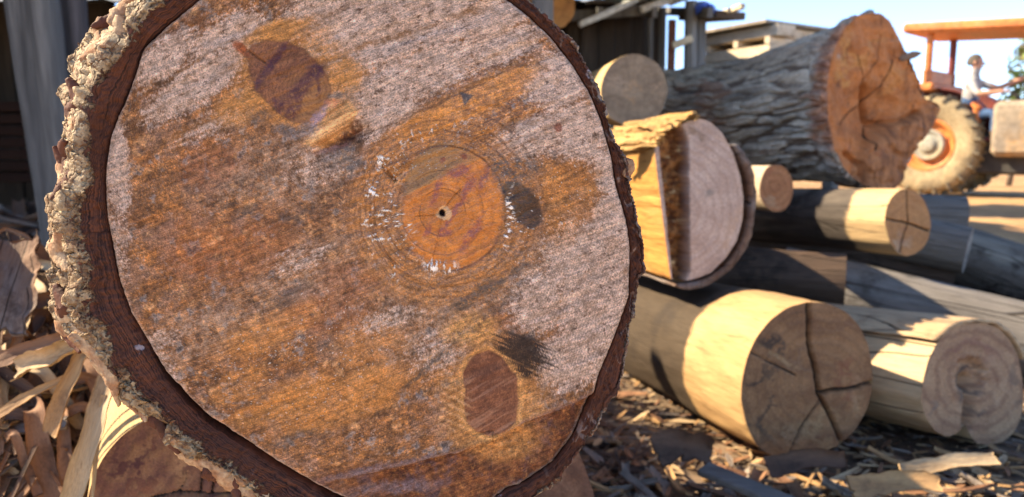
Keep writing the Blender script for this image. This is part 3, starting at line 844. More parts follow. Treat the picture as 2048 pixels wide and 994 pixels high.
def add_row(R, D, h, kv):
    rows.append(R); dep.append(D); hg.append(h); kindv.append(kv)


add_row(R0, np.full(NT, .14), np.zeros(NT), np.zeros(NT))
add_row(R0, np.full(NT, .03), np.zeros(NT), np.zeros(NT))
for i in range(nf):
    t = i / (nf - 1)
    R = R0 + (RB - R0) * t
    p3 = np.stack([cs * R * 60, sn * R * 60, np.full(NT, .3)], 1)
    lay = np.sin((R - R0) / K * .55 + 4 * fbm(ring3 * .4, 3, 9))
    D = .004 + .012 * fbm(p3, 5, 13, .6) + .006 * np.floor(4 * fbm(p3 * .35 + 5, 3, 19)) / 4 + .0005 * lay + .010 * np.abs(fbm(ring3 * 1.5 + t * 2, 4, 15)) - .012 * t * (1 - ss(0, .6, cs))
    D = D + .004 * (1 - ss(0, .08, t)) + .004 * ss(.9, 1, t)
    add_row(R, D, np.full(NT, t), np.zeros(NT))
spread = np.maximum(RS - RB, K * 3)
rsd = ss(-.35, .25, cs)
for i in range(1, nc + 1):
    t = i / nc
    D = .004 - .012 * (1 - ss(0, .6, cs)) * (1 - t) + ((.012 + .8 * spread) * (1 - rsd) + .02 * rsd) * t
    R = RB + spread * (1 - .6 * rsd) * np.sin(t * math.pi / 2) ** .8
    add_row(R, D, np.full(NT, 1 + t), np.ones(NT))
LEN = 1.55
D0 = dep[-1]
for i in range(1, nb + 1):
    t = (i / nb) ** 1.6
    D = D0 + (LEN - D0) * t
    bulge = .045 * np.exp(-((D - .34) / .16) ** 2) * np.exp(-(np.angle(np.exp(1j * (TW + .47))) / .23) ** 2)
    R = (RS * (1 - .10 * t) + bulge)
    add_row(R, D, np.full(NT, 2 + t), np.ones(NT))
Rg = np.array(rows); Dg = np.array(dep); Hg = np.array(hg); Kg = np.array(kindv)
nrow = len(Rg)
cl_ = np.array([(CAM - BF.C) @ BF.e1, (CAM - BF.C) @ BF.a, (CAM - BF.C) @ BF.e2])
Q0 = np.stack([Rg * cs, Rg * 0, Rg * sn], -1)
fac = (np.clip(Dg, 0, .12) - cl_[1]) / -cl_[1]
fac = np.where(Hg >= 1, 1 + (fac - 1) * .55 * (1 - rsd)[None], 1.0)
fac = np.where(Hg > 2, 1 + (fac - 1) * np.clip(3 - Hg, 0, 1), fac)
Pb = cl_ + (Q0 - cl_) * fac[..., None]
Pb[..., 1] = Dg
flat = Pb.reshape(-1, 3)
cr = ss(1.0, 1.12, Hg).ravel()
pl = fbm(flat * np.array([26, 12, 26]), 5, 51)
rid = 1 - np.abs(fbm(flat * np.array([55, 30, 55]), 3, 53)) * 2
lump = fbm(flat * 90, 4, 57)
def plates(u, v, seed):
    i, j = np.floor(u).astype(np.int64), np.floor(v).astype(np.int64); f1 = np.full(len(u), 9.); f2 = f1.copy(); hid = np.zeros(len(u))
    for a in (-1, 0, 1):
        for b in (-1, 0, 1):
            h = _hash(i + a, j + b, i * 0, seed); dx = i + a + (h & 1023) / 1023. - u; dy = j + b + ((h >> 10) & 1023) / 1023. - v; dd = np.hypot(dx, dy)
            nw = dd < f1; f2 = np.where(nw, f1, np.minimum(f2, dd)); hid = np.where(nw, ((h >> 20) & 255) / 255. + .25 * dx, hid); f1 = np.where(nw, dd, f1)
    return hid, f2 - f1


wq = fbm(flat * 32, 4, 61) * 1.1
hA, eA = plates(np.tile(TW * .36, nrow) / .040 + wq * .7, Dg.ravel() / .018 + wq * .6, 3)
hB, eB = plates(np.tile(TW * .36, nrow) / .012 + wq, Dg.ravel() / .008 - wq * .8, 4)
plt = .014 * hA - .010 * (1 - ss(.02, .12, eA)) + .0022 * hB - .0012 * (1 - ss(.02, .15, eB))
ter = np.floor((pl + .02 * lump) * 9) / 9 + .06 * ss(.6, 1, ((pl + .02 * lump) * 9) % 1)
dsp = cr * (.014 * pl + plt + .0016 * lump) * np.tile(1 - .6 * rsd, nrow)
bits = ss(.10, .25, fbm(flat * np.array([14, 9, 14]), 3, 55))
dsp = dsp + cr * .006 * bits * np.tile(1 - .8 * rsd, nrow)
rad = np.stack([np.tile(cs, nrow), np.zeros(nrow * NT), np.tile(sn, nrow)], 1)
flat = flat + rad * dsp[:, None]
flat[:, 1] += cr * .010 * fbm(flat * 30, 3, 59) * (1 - ss(2, 2.1, Hg).ravel())


def bark_material():
    g = Mat('flaking_bark')
    o = g.obj(); b = g.attr('bk'); t, hgt, arc = g.sep(b)
    n1 = g.noise(o, 22, 5, .62); n2 = g.noise(o, 85, 5, .65); n3 = g.noise(o, 260, 3, .65)
    # broken face of the bark: thin red brown layers
    lay = g.noise(g.com(t * 26.0 + n1 * 1.6 + arc * 5.0, arc * 4.0), 1.0, 5, .65)
    fc = g.mix(g.sm(lay, .35, .65), (.020, .007, .005), (.120, .040, .023))
    fc = g.mix(g.sm(n2, .55, .7) * .6, fc, (.115, .043, .027))
    rt = g.sm(g.sep(o)[0], .20, .26)
    seg = g.vor(g.com(arc * 34.0, t * .9 + n1), 1.0, 'DISTANCE_TO_EDGE')
    fc = g.mix(g.sm(seg, .02, .09, 1.0, 0.0) * rt * g.sm(n1, .5, .56) * .6, fc, (.26, .19, .17))
    fc = g.mix(g.sm(g.noise(o, 30, 4, .6), .66, .72) * .75, fc, (.36, .30, .32))
    # crusty outer plates
    pl = g.vor(g.map(g.vm('ADD', o, g.vs(g.noise(o, 30, 3, .6, col=True), .05)), sc=(1, .6, 1)), 42, 'DISTANCE_TO_EDGE')
    oc = g.mix(g.sm(n1, .38, .62), (.20, .13, .075), (.36, .275, .175))
    oc = g.mix(g.sm(n2, .50, .62) * .85, oc, (.13, .065, .035))
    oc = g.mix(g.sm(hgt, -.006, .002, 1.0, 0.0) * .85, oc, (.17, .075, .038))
    oc = g.mix(g.sm(pl, .0, .07, 1.0, 0.0) * g.sm(n1, .4, .55) * .7, oc, (.10, .045, .025))
    oc = g.mix(g.sm(n1, .60, .68) * .6, oc, (.27, .10, .042))
    oc = g.gain(oc, g.sm(n3, .2, .8, .75, 1.25))
    grey = g.sm(g.sep(o)[0], .18, .3)
    oc = g.mix(grey * .75, oc, g.mix(g.sm(n2, .4, .6), (.22, .20, .20), (.09, .038, .026)))
    lim = g.sm(g.sep(o)[0], -.22, .0, .80, .99)
    edge = g.sm(t + (n2 - .5) * 1.3 + (n1 - .5) * 1.5 - lim, .0, .08)
    col = g.mix(edge, fc, oc)
    h = g.mix(edge, lay * .35 + n2 * .4, n2 * 1.0 + n3 * .5 + g.sm(pl, 0, .1) * .6)
    return g.done(col, .72, g.bump(h, .006, .9), .25)


FLQ = []
BKM = bark_material()
arc = np.tile(TW * .36, nrow)
mesh_obj('bark', flat + OFF, grid_faces(NT, nrow)[:, ::-1], BKM, biglog, attrs={'bk': np.stack([Hg.ravel(), dsp, arc], 1)})
rf = np.random.default_rng(5)
for k in range(26):
    i = int(NT * (rf.uniform(.30, .49) if k % 2 else rf.uniform(.06, .24))) % NT
    aa = TW[i] if k % 2 else -math.pi + rf.uniform(.05, 1.2)
    if k % 2: aa = math.pi - rf.uniform(.05, 1.0)
    ii = int((aa + math.pi) / (2 * math.pi) * NT) % NT; Lf = rf.uniform(.03, .10) / .36; pts = []
    for q in range(4):
        jj = (ii + int(q / 3 * Lf / (2 * math.pi) * NT)) % NT; row = 2 + nf + int(rf.uniform(4, 26))
        pts.append(Pb[row, jj] + np.array([cs[jj], 0, sn[jj]]) * (.006 + (.018 * rf.random() if q in (0, 3) else .004)) + OFF)
    FLQ.append((pts, rf.uniform(.006, .016), k + 50))
# sawn far end
endr = flat[-NT:][::5]; ce = endr.mean(0)
mesh_obj('far_end', np.concatenate([endr, ce[None]]) + OFF, [(i, (i + 1) % len(endr), len(endr)) for i in range(len(endr))], mat_plain('far_cut_wood', (.40, .22, .10), (.28, .14, .06)), biglog)


def flake(name, pts, w, curl, mat, parent, seed, thick=.004, attrs=True):
    """thin torn strip along a path of local points, ragged and curled"""
    pts = np.array(pts, float); n = 60; m = 11
    s = np.linspace(0, len(pts) - 1, n)
    path = np.stack([np.interp(s, np.arange(len(pts)), pts[:, i]) for i in range(3)], 1)
    tv = np.gradient(path, axis=0); tv /= np.linalg.norm(tv, axis=1)[:, None]
    side = np.cross(tv, np.array([.25, 1, .1])); side /= np.linalg.norm(side, axis=1)[:, None]
    up = np.cross(side, tv)
    rag = 1 + .7 * fbm(np.stack([s * 4, s * 0 + seed, s * 0], 1), 4, seed, .6)
    env = np.clip(np.sin(np.linspace(.25, math.pi - .12, n)) * 1.6, .15, 1)
    V = []
    for layer in (0, 1):
        for j in range(m):
            q = (j / (m - 1) - .5) * 2
            ph = q * curl
            V.append(path + (side * (math.sin(ph) / max(curl, .01)) + up * ((1 - math.cos(ph)) / max(curl, .01))) * (w * rag * env)[:, None] + up * layer * thick)
    V = np.concatenate(V)
    V += min(.010, w * .32) * np.stack([fbm(V * 38, 4, seed + k, .6) for k in range(3)], 1)
    F = []
    for l in (0, 1):
        for j in range(m - 1):
            for i in range(n - 1):
                a = l * m * n + j * n + i
                f = (a, a + 1, a + n + 1, a + n)
                F.append(f if l else f[::-1])
    B = m * n
    for i in range(n - 1):
        F.append((i, i + 1, B + i + 1, B + i)); a = (m - 1) * n + i
        F.append((a + 1, a, B + a, B + a + 1))
    for j in range(m - 1):
        a = j * n; F.append((a + n, a, B + a, B + a + n)); a = j * n + n - 1
        F.append((a, a + n, B + a + n, B + a))
    return mesh_obj(name, V, F, mat, parent)


FLK = mat_plain('bark_flake', (.25, .12, .06), (.42, .30, .19), 40, .8, .004, dirt=(.12, .045, .022))


def bl(x, y, dep):
    """photo mark on the big log's cut plane, pushed back by dep, in the log's own axes"""
    u = BF.uv([(x, y)])[0]
    return np.array([u[0], dep, u[1] + BDROP])


for sd, pts, w in ((1, [bl(163, 145, .06), bl(150, 95, .055), bl(165, 55, .05), bl(170, 20, .05)], .014), (2, [bl(128, 500, .05), bl(112, 445, .05), bl(112, 415, .04), bl(124, 385, .035)], .012),
                   (3, [bl(150, 250, .05), bl(133, 232, .05), bl(138, 205, .045)], .010), (4, [bl(120, 620, .05), bl(135, 660, .045), bl(160, 678, .04)], .014), (5, [bl(215, 60, .05), bl(240, 25, .045), bl(300, 5, .03), bl(330, -8, .02)], .013),
                   (6, [bl(160, 520, .02), bl(148, 480, .025), bl(150, 440, .02)], .010), (7, [bl(1250, 352, .004), bl(1262, 335, .006), bl(1256, 315, .01)], .008)):
    flake('bark_flake', pts, w, .8, FLK, biglog, sd)

for pts, w_, sd_ in FLQ:
    flake('bark_flake', pts, w_, .7, FLK if sd_ % 3 else BKM, biglog, sd_)
# ------------------------------------------------------------------ terrain
def ground_z(x, y):
    x = np.asarray(x, float); y = np.asarray(y, float)
    z = .42 * ss(3.3, 6.2, y)
    z = z + .60 * np.exp(-((x + 1.38) / .62) ** 2 - ((y - 1.9) / .62) ** 2)
    z = z + .62 * np.exp(-((x + 2.75) / 1.1) ** 2 - ((y - 4.0) / 1.0) ** 2)
    z = z + .58 * np.exp(-((x + 1.75) / .50) ** 2 - ((y - 2.55) / .5) ** 2)
    return z


xs = np.concatenate([-np.geomspace(6, 900, 26)[::-1], np.linspace(-5.9, 5.9, 150), np.geomspace(6, 900, 26)])
ys = np.concatenate([-np.geomspace(2, 900, 24)[::-1], np.linspace(-1.9, 9.9, 150), np.geomspace(10, 900, 30)])
gx_, gy_ = np.meshgrid(xs, ys)
gv = np.stack([gx_.ravel(), gy_.ravel(), ground_z(gx_, gy_).ravel()], 1)
near = np.exp(-((gv[:, 0] / 8) ** 2 + ((gv[:, 1] - 4) / 8) ** 2))
gv[:, 2] += near * .035 * fbm(gv * np.array([3, 3, 0]), 4, 71) + near * .02 * fbm(gv * np.array([11, 11, 0]), 3, 72) - .012


def ground_material():
    g = Mat('yard_dirt'); o = g.obj(); x, y, z = g.sep(o)
    a = g.noise(o, .7, 6, .6); b = g.noise(o, 7, 6, .65); f = g.noise(g.map(o, rot=(0, 0, .4), sc=(1, 3, 1)), 22, 5, .7)
    far = g.mix(g.sm(a, .4, .6), (.58, .43, .27), (.46, .32, .195))  # unseen ground behind the camera, made pale to bounce light onto the cut faces
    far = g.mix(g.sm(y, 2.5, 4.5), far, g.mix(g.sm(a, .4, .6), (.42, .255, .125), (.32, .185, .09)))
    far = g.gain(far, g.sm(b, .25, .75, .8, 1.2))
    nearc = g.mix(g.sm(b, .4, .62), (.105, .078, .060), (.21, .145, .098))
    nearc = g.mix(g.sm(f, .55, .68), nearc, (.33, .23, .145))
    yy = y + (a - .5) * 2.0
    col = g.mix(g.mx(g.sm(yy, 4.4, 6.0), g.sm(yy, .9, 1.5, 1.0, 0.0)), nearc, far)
    return g.done(col, .9, g.bump(b + f * .7, .02, .8), .15)


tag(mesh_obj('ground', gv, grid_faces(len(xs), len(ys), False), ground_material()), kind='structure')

# ------------------------------------------------------------------ cut logs of the pile
TAN, TAN2, WDARK = (.50, .345, .185), (.40, .26, .135), (.15, .085, .05)
GRY, GRY2 = (.235, .22, .205), (.16, .145, .135)


def ellp(cx, cy, rx, ry, n=22, j=.03, seed=0, ang=0):
    r = np.random.default_rng(seed); out = []
    ca, sa = math.cos(math.radians(ang)), math.sin(math.radians(ang))
    for i in range(n):
        t = 2 * math.pi * i / n; k = 1 + j * r.normal()
        a, b = rx * k * math.cos(t), ry * k * math.sin(t)
        out.append((cx + ca * a - sa * b, cy + sa * a + ca * b))
    return out


GRP = 'cut logs heaped in the timber yard'
# log with three long cracks, bottom of the pile
outA = [(1482,800),(1484,760),(1494,715),(1512,675),(1540,640),(1575,615),(1615,604),(1655,607),(1690,622),(1718,650),(1736,690),(1745,735),(1744,780),(1733,820),(1710,860),(1675,892),(1630,908),(1580,913),(1540,910),(1512,890),(1493,850)]
fA = mat_face('cracked_end_grain', (0.252, 0.133, 0.063), (0.164, 0.079, 0.037), (1640, 770), 22, None, .2,
              [((1550, 690), 38, 22, 20, (0.035, 0.025, 0.020), .85), ((1525, 800), 40, 95, 5, (0.039, 0.026, 0.020), .8), ((1700, 760), 28, 50, -15, (0.179, 0.062, 0.032), .75), ((1690, 660), 30, 40, 30, (0.140, 0.069, 0.038), .6),
               ((1640, 855), 50, 45, 0, (0.281, 0.175, 0.087), .7), ((1720, 800), 16, 60, -8, (0.312, 0.212, 0.119), .6), ((1600, 720), 40, 50, 0, (0.156, 0.095, 0.059), .6), ((1575, 870), 30, 30, 0, (0.250, 0.153, 0.081), .7), ((1585, 775), 14, 45, 15, (0.234, 0.124, 0.059), .7), ((1560, 715), 50, 5, 32, (0.296, 0.190, 0.098), .8), ((1690, 680), 42, 4, 40, (0.281, 0.161, 0.084), .5)])
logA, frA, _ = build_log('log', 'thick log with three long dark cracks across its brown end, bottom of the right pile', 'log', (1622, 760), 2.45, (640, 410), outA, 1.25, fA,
                         mat_side('pale_debarked_wood', (.45, .285, .14), (.345, .205, .095), (.15, .078, .036), .34, 8, .006, 0, None, [(.40, 2.0, (.026, .021, .018), .93)]), GRP, .97, rough_side=.012, side_freq=(5, 2.0, 5),  # near-black band paints the shadow on the rear part of the side
                         cracks=[([(1617, 600), (1618, 690), (1632, 745), (1637, 786)], 3.2, .035), ([(1637, 786), (1668, 780), (1700, 778), (1748, 763)], 2.8, .03), ([(1637, 786), (1662, 835), (1690, 902)], 2.8, .035),
                                 ([(1640, 800), (1605, 850), (1580, 905)], 1.6, .015), ([(1500, 705), (1560, 735), (1590, 750)], 1.8, .008)], seed=3)

# log with rotten grey heart and bark slab on top
outB = [(1842,800),(1846,760),(1856,720),(1874,685),(1900,660),(1930,648),(1965,646),(1995,655),(2020,680),(2036,712),(2045,755),(2048,800),(2042,835),(2028,865),(2005,885),(1975,890),(1952,886),(1940,868),(1930,848),(1915,866),(1895,874),(1870,862),(1852,835)]
fB = mat_face('rotten_heart_end_grain', (0.322, 0.204, 0.122), (0.242, 0.139, 0.083), (1945, 760), 26, (0.137, 0.061, 0.040), .45,
              [((1938, 765), 42, 45, 0, (.060, .056, .054), .9), ((1945, 725), 22, 22, 0, (0.068, 0.043, 0.034), .85), ((1900, 770), 20, 45, 10, (0.266, 0.129, 0.059), .7), ((1945, 700), 60, 26, 0, (0.193, 0.089, 0.063), .7), ((1875, 820), 20, 20, 0, (0.129, 0.100, 0.086), .7),
               ((2000, 780), 24, 70, -12, (0.354, 0.236, 0.149), .6), ((2030, 770), 10, 60, -5, (0.121, 0.085, 0.066), .6), ((1975, 800), 14, 60, -15, (0.161, 0.089, 0.059), .6), ((1955, 830), 20, 30, 0, (0.081, 0.057, 0.046), .7)], spec=.2)


def capB(P, px):
    d = np.hypot((px[:, 0] - 1942) / 34, (px[:, 1] - 752) / 40)
    z = .03 * (1 - ss(.5, 1.1, d + .5 * fbm(np.concatenate([px / 18, px[:, :1] * 0], 1), 3, 4))) + .05 * np.exp(-(polydist(px, [(1938, 850), (1942, 800), (1946, 760)]) / 9) ** 2)
    return z, {}


logB, frB, offB = build_log('log', 'short log with rotten grey heart and a bark strip along its top, lower right', 'log', (1945, 765), 2.62, (300, 470), outB, 1.3, fB,
                            mat_side('weathered_split_wood', (0.288, 0.236, 0.187), (0.216, 0.175, 0.137), (0.080, 0.057, 0.043), .2, 8, .006, .6, None, [(-.1, .30, (.47, .335, .195), .85)]), GRP, .95, n=260, smooth=1.2, rough_side=.014, side_freq=(7, 1.5, 7), cap_fn=capB, seed=8)  # pale front band: the sunlit patch put into the side colour


def shell(name, F_, off, path, thick, length, mat, parent, d0=0.0, n=70, nt=26, seed=0, rag=.012, fade=.0):
    """curved slab of bark swept back along a log: path is its inner curve on the cut plane"""
    uv = F_.uv(path); s = np.linspace(0, len(uv) - 1, n)
    c = np.stack([np.interp(s, np.arange(len(uv)), uv[:, i]) for i in (0, 1)], 1)
    kk = np.ones(7) / 7
    for i in (0, 1):
        c[:, i] = np.convolve(np.pad(c[:, i], 3, mode='edge'), kk, 'valid')
    t = np.gradient(c, axis=0); t /= np.linalg.norm(t, axis=1)[:, None]
    nn = np.stack([-t[:, 1], t[:, 0]], 1)
    th = thick * np.interp(np.linspace(0, 1, n), [0, .08, .9, 1], [.35, 1, 1, .3]) * (1 + .35 * fbm(np.stack([s * .8, s * 0, s * 0 + seed], 1), 3, seed))
    loop = np.concatenate([c, (c + nn * th[:, None])[::-1]])
    m = len(loop); ts = np.linspace(0, 1, nt) ** 1.3 * length + d0
    V = []
    for i, y in enumerate(ts):
        L = loop * (1 - fade * y)
        V.append(np.stack([L[:, 0], np.full(m, y), L[:, 1]], 1))
    V = np.concatenate(V)
    out = np.tile(np.r_[np.zeros(n), np.ones(n)], nt)
    V += (rag * (.25 + out))[:, None] * np.stack([fbm(V * np.array([22, 7, 22]), 4, seed + k) for k in range(3)], 1) * np.array([1, .8, 1])
    V[:m, 1] += rag * 1.2 * fbm(np.stack([np.arange(m) * .25, np.zeros(m), np.zeros(m)], 1), 3, seed + 9)
    Fq = [tuple(x) for x in grid_faces(m, nt)]
    for i in range(n - 1):
        Fq.append((i, i + 1, m - 2 - i, m - 1 - i)[::-1]); b = (nt - 1) * m
        Fq.append((b + i, b + i + 1, b + m - 2 - i, b + m - 1 - i))
    return mesh_obj(name, V + off, Fq, mat, parent)


BRK = mat_side('rough_brown_bark', (.20, .115, .075), (.14, .075, .05), (.05, .025, .018), .4, 12, .012, .5, (.24, .20, .18))
BRKL = mat_side('pale_torn_bark', (.46, .33, .20), (.36, .24, .14), (.15, .085, .05), .35, 12, .01, .3)
shell('bark_strip', frB, offB, [(2052, 720), (2040, 690), (2018, 660), (1990, 642), (1960, 636), (1925, 640), (1895, 652), (1866, 682)], .014, 1.1, BRKL, logB, -.004, seed=4)

# half log with rotten cleft
outC = [(1309,300),(1312,280),(1330,268),(1360,250),(1395,236),(1420,243),(1446,268),(1466,305),(1480,350),(1487,395),(1485,440),(1473,482),(1452,515),(1422,545),(1392,557),(1362,563),(1342,560),(1336,520),(1326,440),(1316,360)]


def capC(P, px):
    u = px[:, 0] - np.interp(px[:, 1], [260, 300, 560], [1318, 1318, 1345]); w = np.interp(px[:, 1], [240, 280, 300, 540, 562], [38, 56, 58, 36, 26])
    n3 = np.concatenate([px / 20, px[:, :1] * 0], 1)
    rr = fbm(n3, 4, 77)
    m = ss(0, 5, u + 3 * rr) * (1 - ss(-3, 3, u - w + 5 * rr))
    z = m * (.085 + .09 * fbm(np.concatenate([px / 30, px[:, :1] * 0], 1), 4, 78) + .012 * rr)
    z += .004 * fbm(np.concatenate([px / 40, px[:, :1] * 0], 1), 3, 79)
    return z, {'rot': m}


def exC(g, col, fp):
    r = g.attr('rot', True); n = g.noise(fp, .07, 5, .65)
    rc = g.mix(g.sm(n, .42, .6), (.12, .045, .018), (.36, .17, .06))
    rc = g.mix(g.sm(g.noise(g.vm('ADD', fp, (5, 80, 0)), .035, 4, .6), .57, .64), rc, (.60, .45, .24))
    return g.mix(r, col, rc)


fC = mat_face('pale_dusty_end_grain', (0.529, 0.389, 0.315), (0.414, 0.286, 0.225), (1330, 420), 17, (0.322, 0.205, 0.155), .35,
              [((1418, 385), 14, 8, 0, (0.218, 0.184, 0.160), .8), ((1480, 420), 12, 120, 0, (0.483, 0.324, 0.240), .6), ((1390, 270), 20, 26, 0, (0.230, 0.151, 0.100), .7), ((1470, 480), 30, 50, 20, (0.460, 0.292, 0.190), .6)], extra=exC)
logC, frC, offC = build_log('split_log', 'half log with rotten cleft, orange split side and loose bark, resting on the cracked log', 'log', (1400, 400), 2.9, (690, 345), outC, 1.7, fC,
                            mat_side('orange_split_wood', (0.476, 0.231, 0.062), (0.394, 0.175, 0.046), (0.197, 0.077, 0.025), .5, 9, .010, 0, (0.443, 0.252, 0.093)), GRP, .98, n=360, smooth=.8, rough_side=.008, side_fn=lambda B, th, t: .012 * fbm(B * np.array([38, 2.2, 38]), 4, 121, .6), cap_fn=capC, rings=90, seed=12)
shell('bark', frC, offC, [(1345, 569), (1385, 566), (1425, 553), (1458, 525), (1483, 488), (1497, 445), (1501, 395), (1495, 350), (1480, 312), (1464, 288)], -.026, 1.6, BRK, logC, -.004, seed=6)


def crust(name, F_, off, pts, mat, parent, length, seed):
    """skin of long torn splinters lying along the top of a split log"""
    uv = F_.uv(pts); r = np.random.default_rng(seed); m = MB()
    for k in range(130):
        t = r.random() * (len(uv) - 1); i = min(int(t), len(uv) - 2); c = uv[i] + (uv[i + 1] - uv[i]) * (t - i)
        L = r.uniform(.10, .55); y0 = -.05 * r.random() ** 2 + (r.random() ** 1.6) * length if r.random() > .4 else r.uniform(-.045, .02)
        w = r.uniform(.006, .020); h = r.uniform(.004, .012); z = c[1] + r.uniform(-.010, .010); rise = r.normal() * .012
        n = 6; V = []; sk = r.normal() * .05
        for q in range(n):
            f = q / (n - 1); k2 = (.35 + .65 * math.sin(math.pi * min(max(f * .8 + .15, 0), 1))) * r.uniform(.7, 1.25)
            x = c[0] + sk * f + r.normal() * .003; zz = z + rise * f + r.normal() * .003
            for (a, b) in ((-1, -1), (1, -.6), (.7, 1), (-.8, .8)): V.append((x + a * w * k2, y0 + f * L + r.normal() * .006, zz + b * h * k2))
        F = [tuple(f) for f in grid_faces(4, n)[:, ::-1]] + [(0, 1, 2, 3), (4 * n - 1, 4 * n - 2, 4 * n - 3, 4 * n - 4)]
        m.add(np.array(V) + off, F)
    return m.build(name, mat, parent)


crust('splintered_top', frC, offC, [(1306, 292), (1312, 270), (1335, 254), (1365, 240), (1394, 228)], mat_side('torn_yellow_wood', (0.493, 0.311, 0.128), (0.370, 0.210, 0.076), (0.123, 0.055, 0.024), .45, 14, .012), logC, 1.5, 31)

# the great bark-covered log
outD = [(1655,180),(1660,130),(1672,92),(1692,52),(1715,32),(1740,26),(1765,28),(1785,50),(1800,80),(1815,112),(1834,150),(1849,198),(1878,208),(1876,222),(1860,250),(1832,288),(1806,336),(1790,365),(1768,378),(1738,377),(1712,362),(1688,335),(1668,295),(1657,240)]


def capD(P, px):
    n3 = np.concatenate([px / 34, px[:, :1] * 0], 1)
    rid = np.abs(fbm(n3 * np.array([1.3, .8, 1]), 4, 61))
    wob = 16 * fbm(n3 * .8, 4, 62)
    ly = np.interp(px[:, 0], [1655, 1700, 1730, 1762, 1800, 1880], [400, 352, 300, 268, 236, 196])
    lowm = ss(-8, 12, px[:, 1] - ly + wob)
    up = 1 - lowm
    dish = np.exp(-(((px[:, 0] - 1748) / 60) ** 2 + ((px[:, 1] - 235) / 75) ** 2))
    z = .045 * fbm(n3 * .7, 4, 63) + .04 * rid + up * dish * .10
    z += lowm * (.06 * fbm(n3 * 1.6, 4, 66) - .03 * ss(0, 45, px[:, 1] - ly))
    z += .05 * np.exp(-(polydist(px + wob[:, None] * .5, [(1742, 175), (1750, 215), (1760, 250)]) / 5) ** 2)
    z += .05 * np.exp(-(polydist(px + wob[:, None] * .5, [(1768, 250), (1800, 246), (1835, 225)]) / 5) ** 2)
    z += .05 * np.exp(-(polydist(px + wob[:, None] * .5, [(1700, 310), (1722, 330), (1728, 365)]) / 6) ** 2)
    return np.maximum(z, -.03), {'rot': lowm, 'rdg': rid}


def exD(g, col, fp):
    n = g.noise(g.map(fp, rot=(0, 0, .5), sc=(1, .25, 1)), .10, 5, .65)
    col = g.mix(g.sm(n, .5, .64) * .7, col, (.44, .18, .070))
    col = g.mix(g.sm(n, .34, .44, 1.0, 0.0) * .7, col, (.085, .034, .02))
    lc = g.mix(g.sm(n, .4, .62), (.17, .07, .033), (.40, .165, .065))
    return g.mix(g.attr('rot', True) * .75, col, lc)


fD = mat_face('splintered_orange_end', (0.495, 0.175, 0.053), (0.345, 0.123, 0.043), (1745, 200), 40, (0.195, 0.077, 0.031), .25,
              [((1700, 130), 40, 70, 0, (0.495, 0.238, 0.075), .7), ((1750, 60), 26, 40, 0, (0.375, 0.196, 0.075), .7), ((1677, 105), 9, 14, 0, (0.300, 0.252, 0.225), .9), ((1790, 150), 22, 55, 10, (0.540, 0.238, 0.075), .6), ((1735, 300), 34, 16, 20, (0.630, 0.238, 0.131), .7), ((1750, 230), 26, 20, 0, (0.165, 0.084, 0.050), .6), ((1790, 70), 12, 22, -20, (0.300, 0.210, 0.163), .7)], extra=exD)


def bark_disp(base, th, t):
    q = base * np.array([21, 2.6, 21])
    w = .35 * np.stack([fbm(base * 5, 2, 80 + k) for k in range(3)], 1)
    r = np.abs(perlin(q + w, 90)); r2 = np.abs(perlin(q * 2.1 + w * 2 + 9, 91))
    d = .030 * ss(0, .22, r) + .012 * ss(0, .25, r2) - .032
    bare = ss(.12, .2, fbm(base * np.array([4, 3, 4]), 3, 93)) * (1 - ss(.25, .6, t))
    flare = .05 * (1 - ss(0, .35, t)) * (.5 + fbm(base * 4, 2, 94))
    return d * (1 - .8 * bare) - .012 * bare + flare


def fissured_bark():
    g = Mat('fissured_grey_bark'); o = g.obj(); h = g.attr('hgt', True)
    q = g.map(o, sc=(1.300, 0.200, 1.180)); n = g.noise(q, 14, 6, .65); n2 = g.noise(o, 45, 4, .65); n0 = g.noise(q, 3.5, 4, .6)
    c = g.mix(g.sm(n, .36, .62), (0.255, 0.232, 0.199), (0.562, 0.508, 0.422))
    c = g.mix(g.sm(n0, .48, .6) * .6, c, (0.260, 0.206, 0.165))
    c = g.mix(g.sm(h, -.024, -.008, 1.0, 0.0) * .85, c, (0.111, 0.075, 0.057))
    y = g.sep(o)[1] + (g.noise(o, 7, 4, .6) - .5) * .7
    red = g.sm(y, .02, .30, 1.0, 0.0)
    c = g.mix(red * g.sm(n0, .36, .5) * .85, c, g.mix(g.sm(n, .4, .6), (0.195, 0.069, 0.041), (0.390, 0.175, 0.094)))
    c = g.mix(g.sm(g.noise(q, 6, 4, .6), .60, .66) * .6, c, (0.273, 0.119, 0.065))
    c = g.gain(c, g.sm(n2, .2, .8, .7, 1.3))
    return g.done(c, .85, g.bump(n * 1.0 + n2 * .5, .014, .9), .2)


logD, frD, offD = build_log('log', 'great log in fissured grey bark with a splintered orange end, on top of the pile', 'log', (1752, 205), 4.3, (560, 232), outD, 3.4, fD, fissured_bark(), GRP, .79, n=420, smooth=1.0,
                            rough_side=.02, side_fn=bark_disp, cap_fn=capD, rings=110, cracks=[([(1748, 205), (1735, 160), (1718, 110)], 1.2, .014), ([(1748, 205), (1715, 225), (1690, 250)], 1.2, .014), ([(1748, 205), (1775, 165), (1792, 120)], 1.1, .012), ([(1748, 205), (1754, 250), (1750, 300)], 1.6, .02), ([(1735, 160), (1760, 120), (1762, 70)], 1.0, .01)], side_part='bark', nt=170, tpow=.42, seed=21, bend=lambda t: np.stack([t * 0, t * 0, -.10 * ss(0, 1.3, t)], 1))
flake('splinter', [np.array([*(frD.uv([(1800, 118)])[0][:1]), .0, frD.uv([(1800, 118)])[0][1]]) + offD, np.array([frD.uv([(1838, 106)])[0][0], -.02, frD.uv([(1838, 106)])[0][1]]) + offD], .02, .5, mat_plain('dark_splinter', (.12, .08, .06), (.2, .12, .08)), logD, 5, .01)

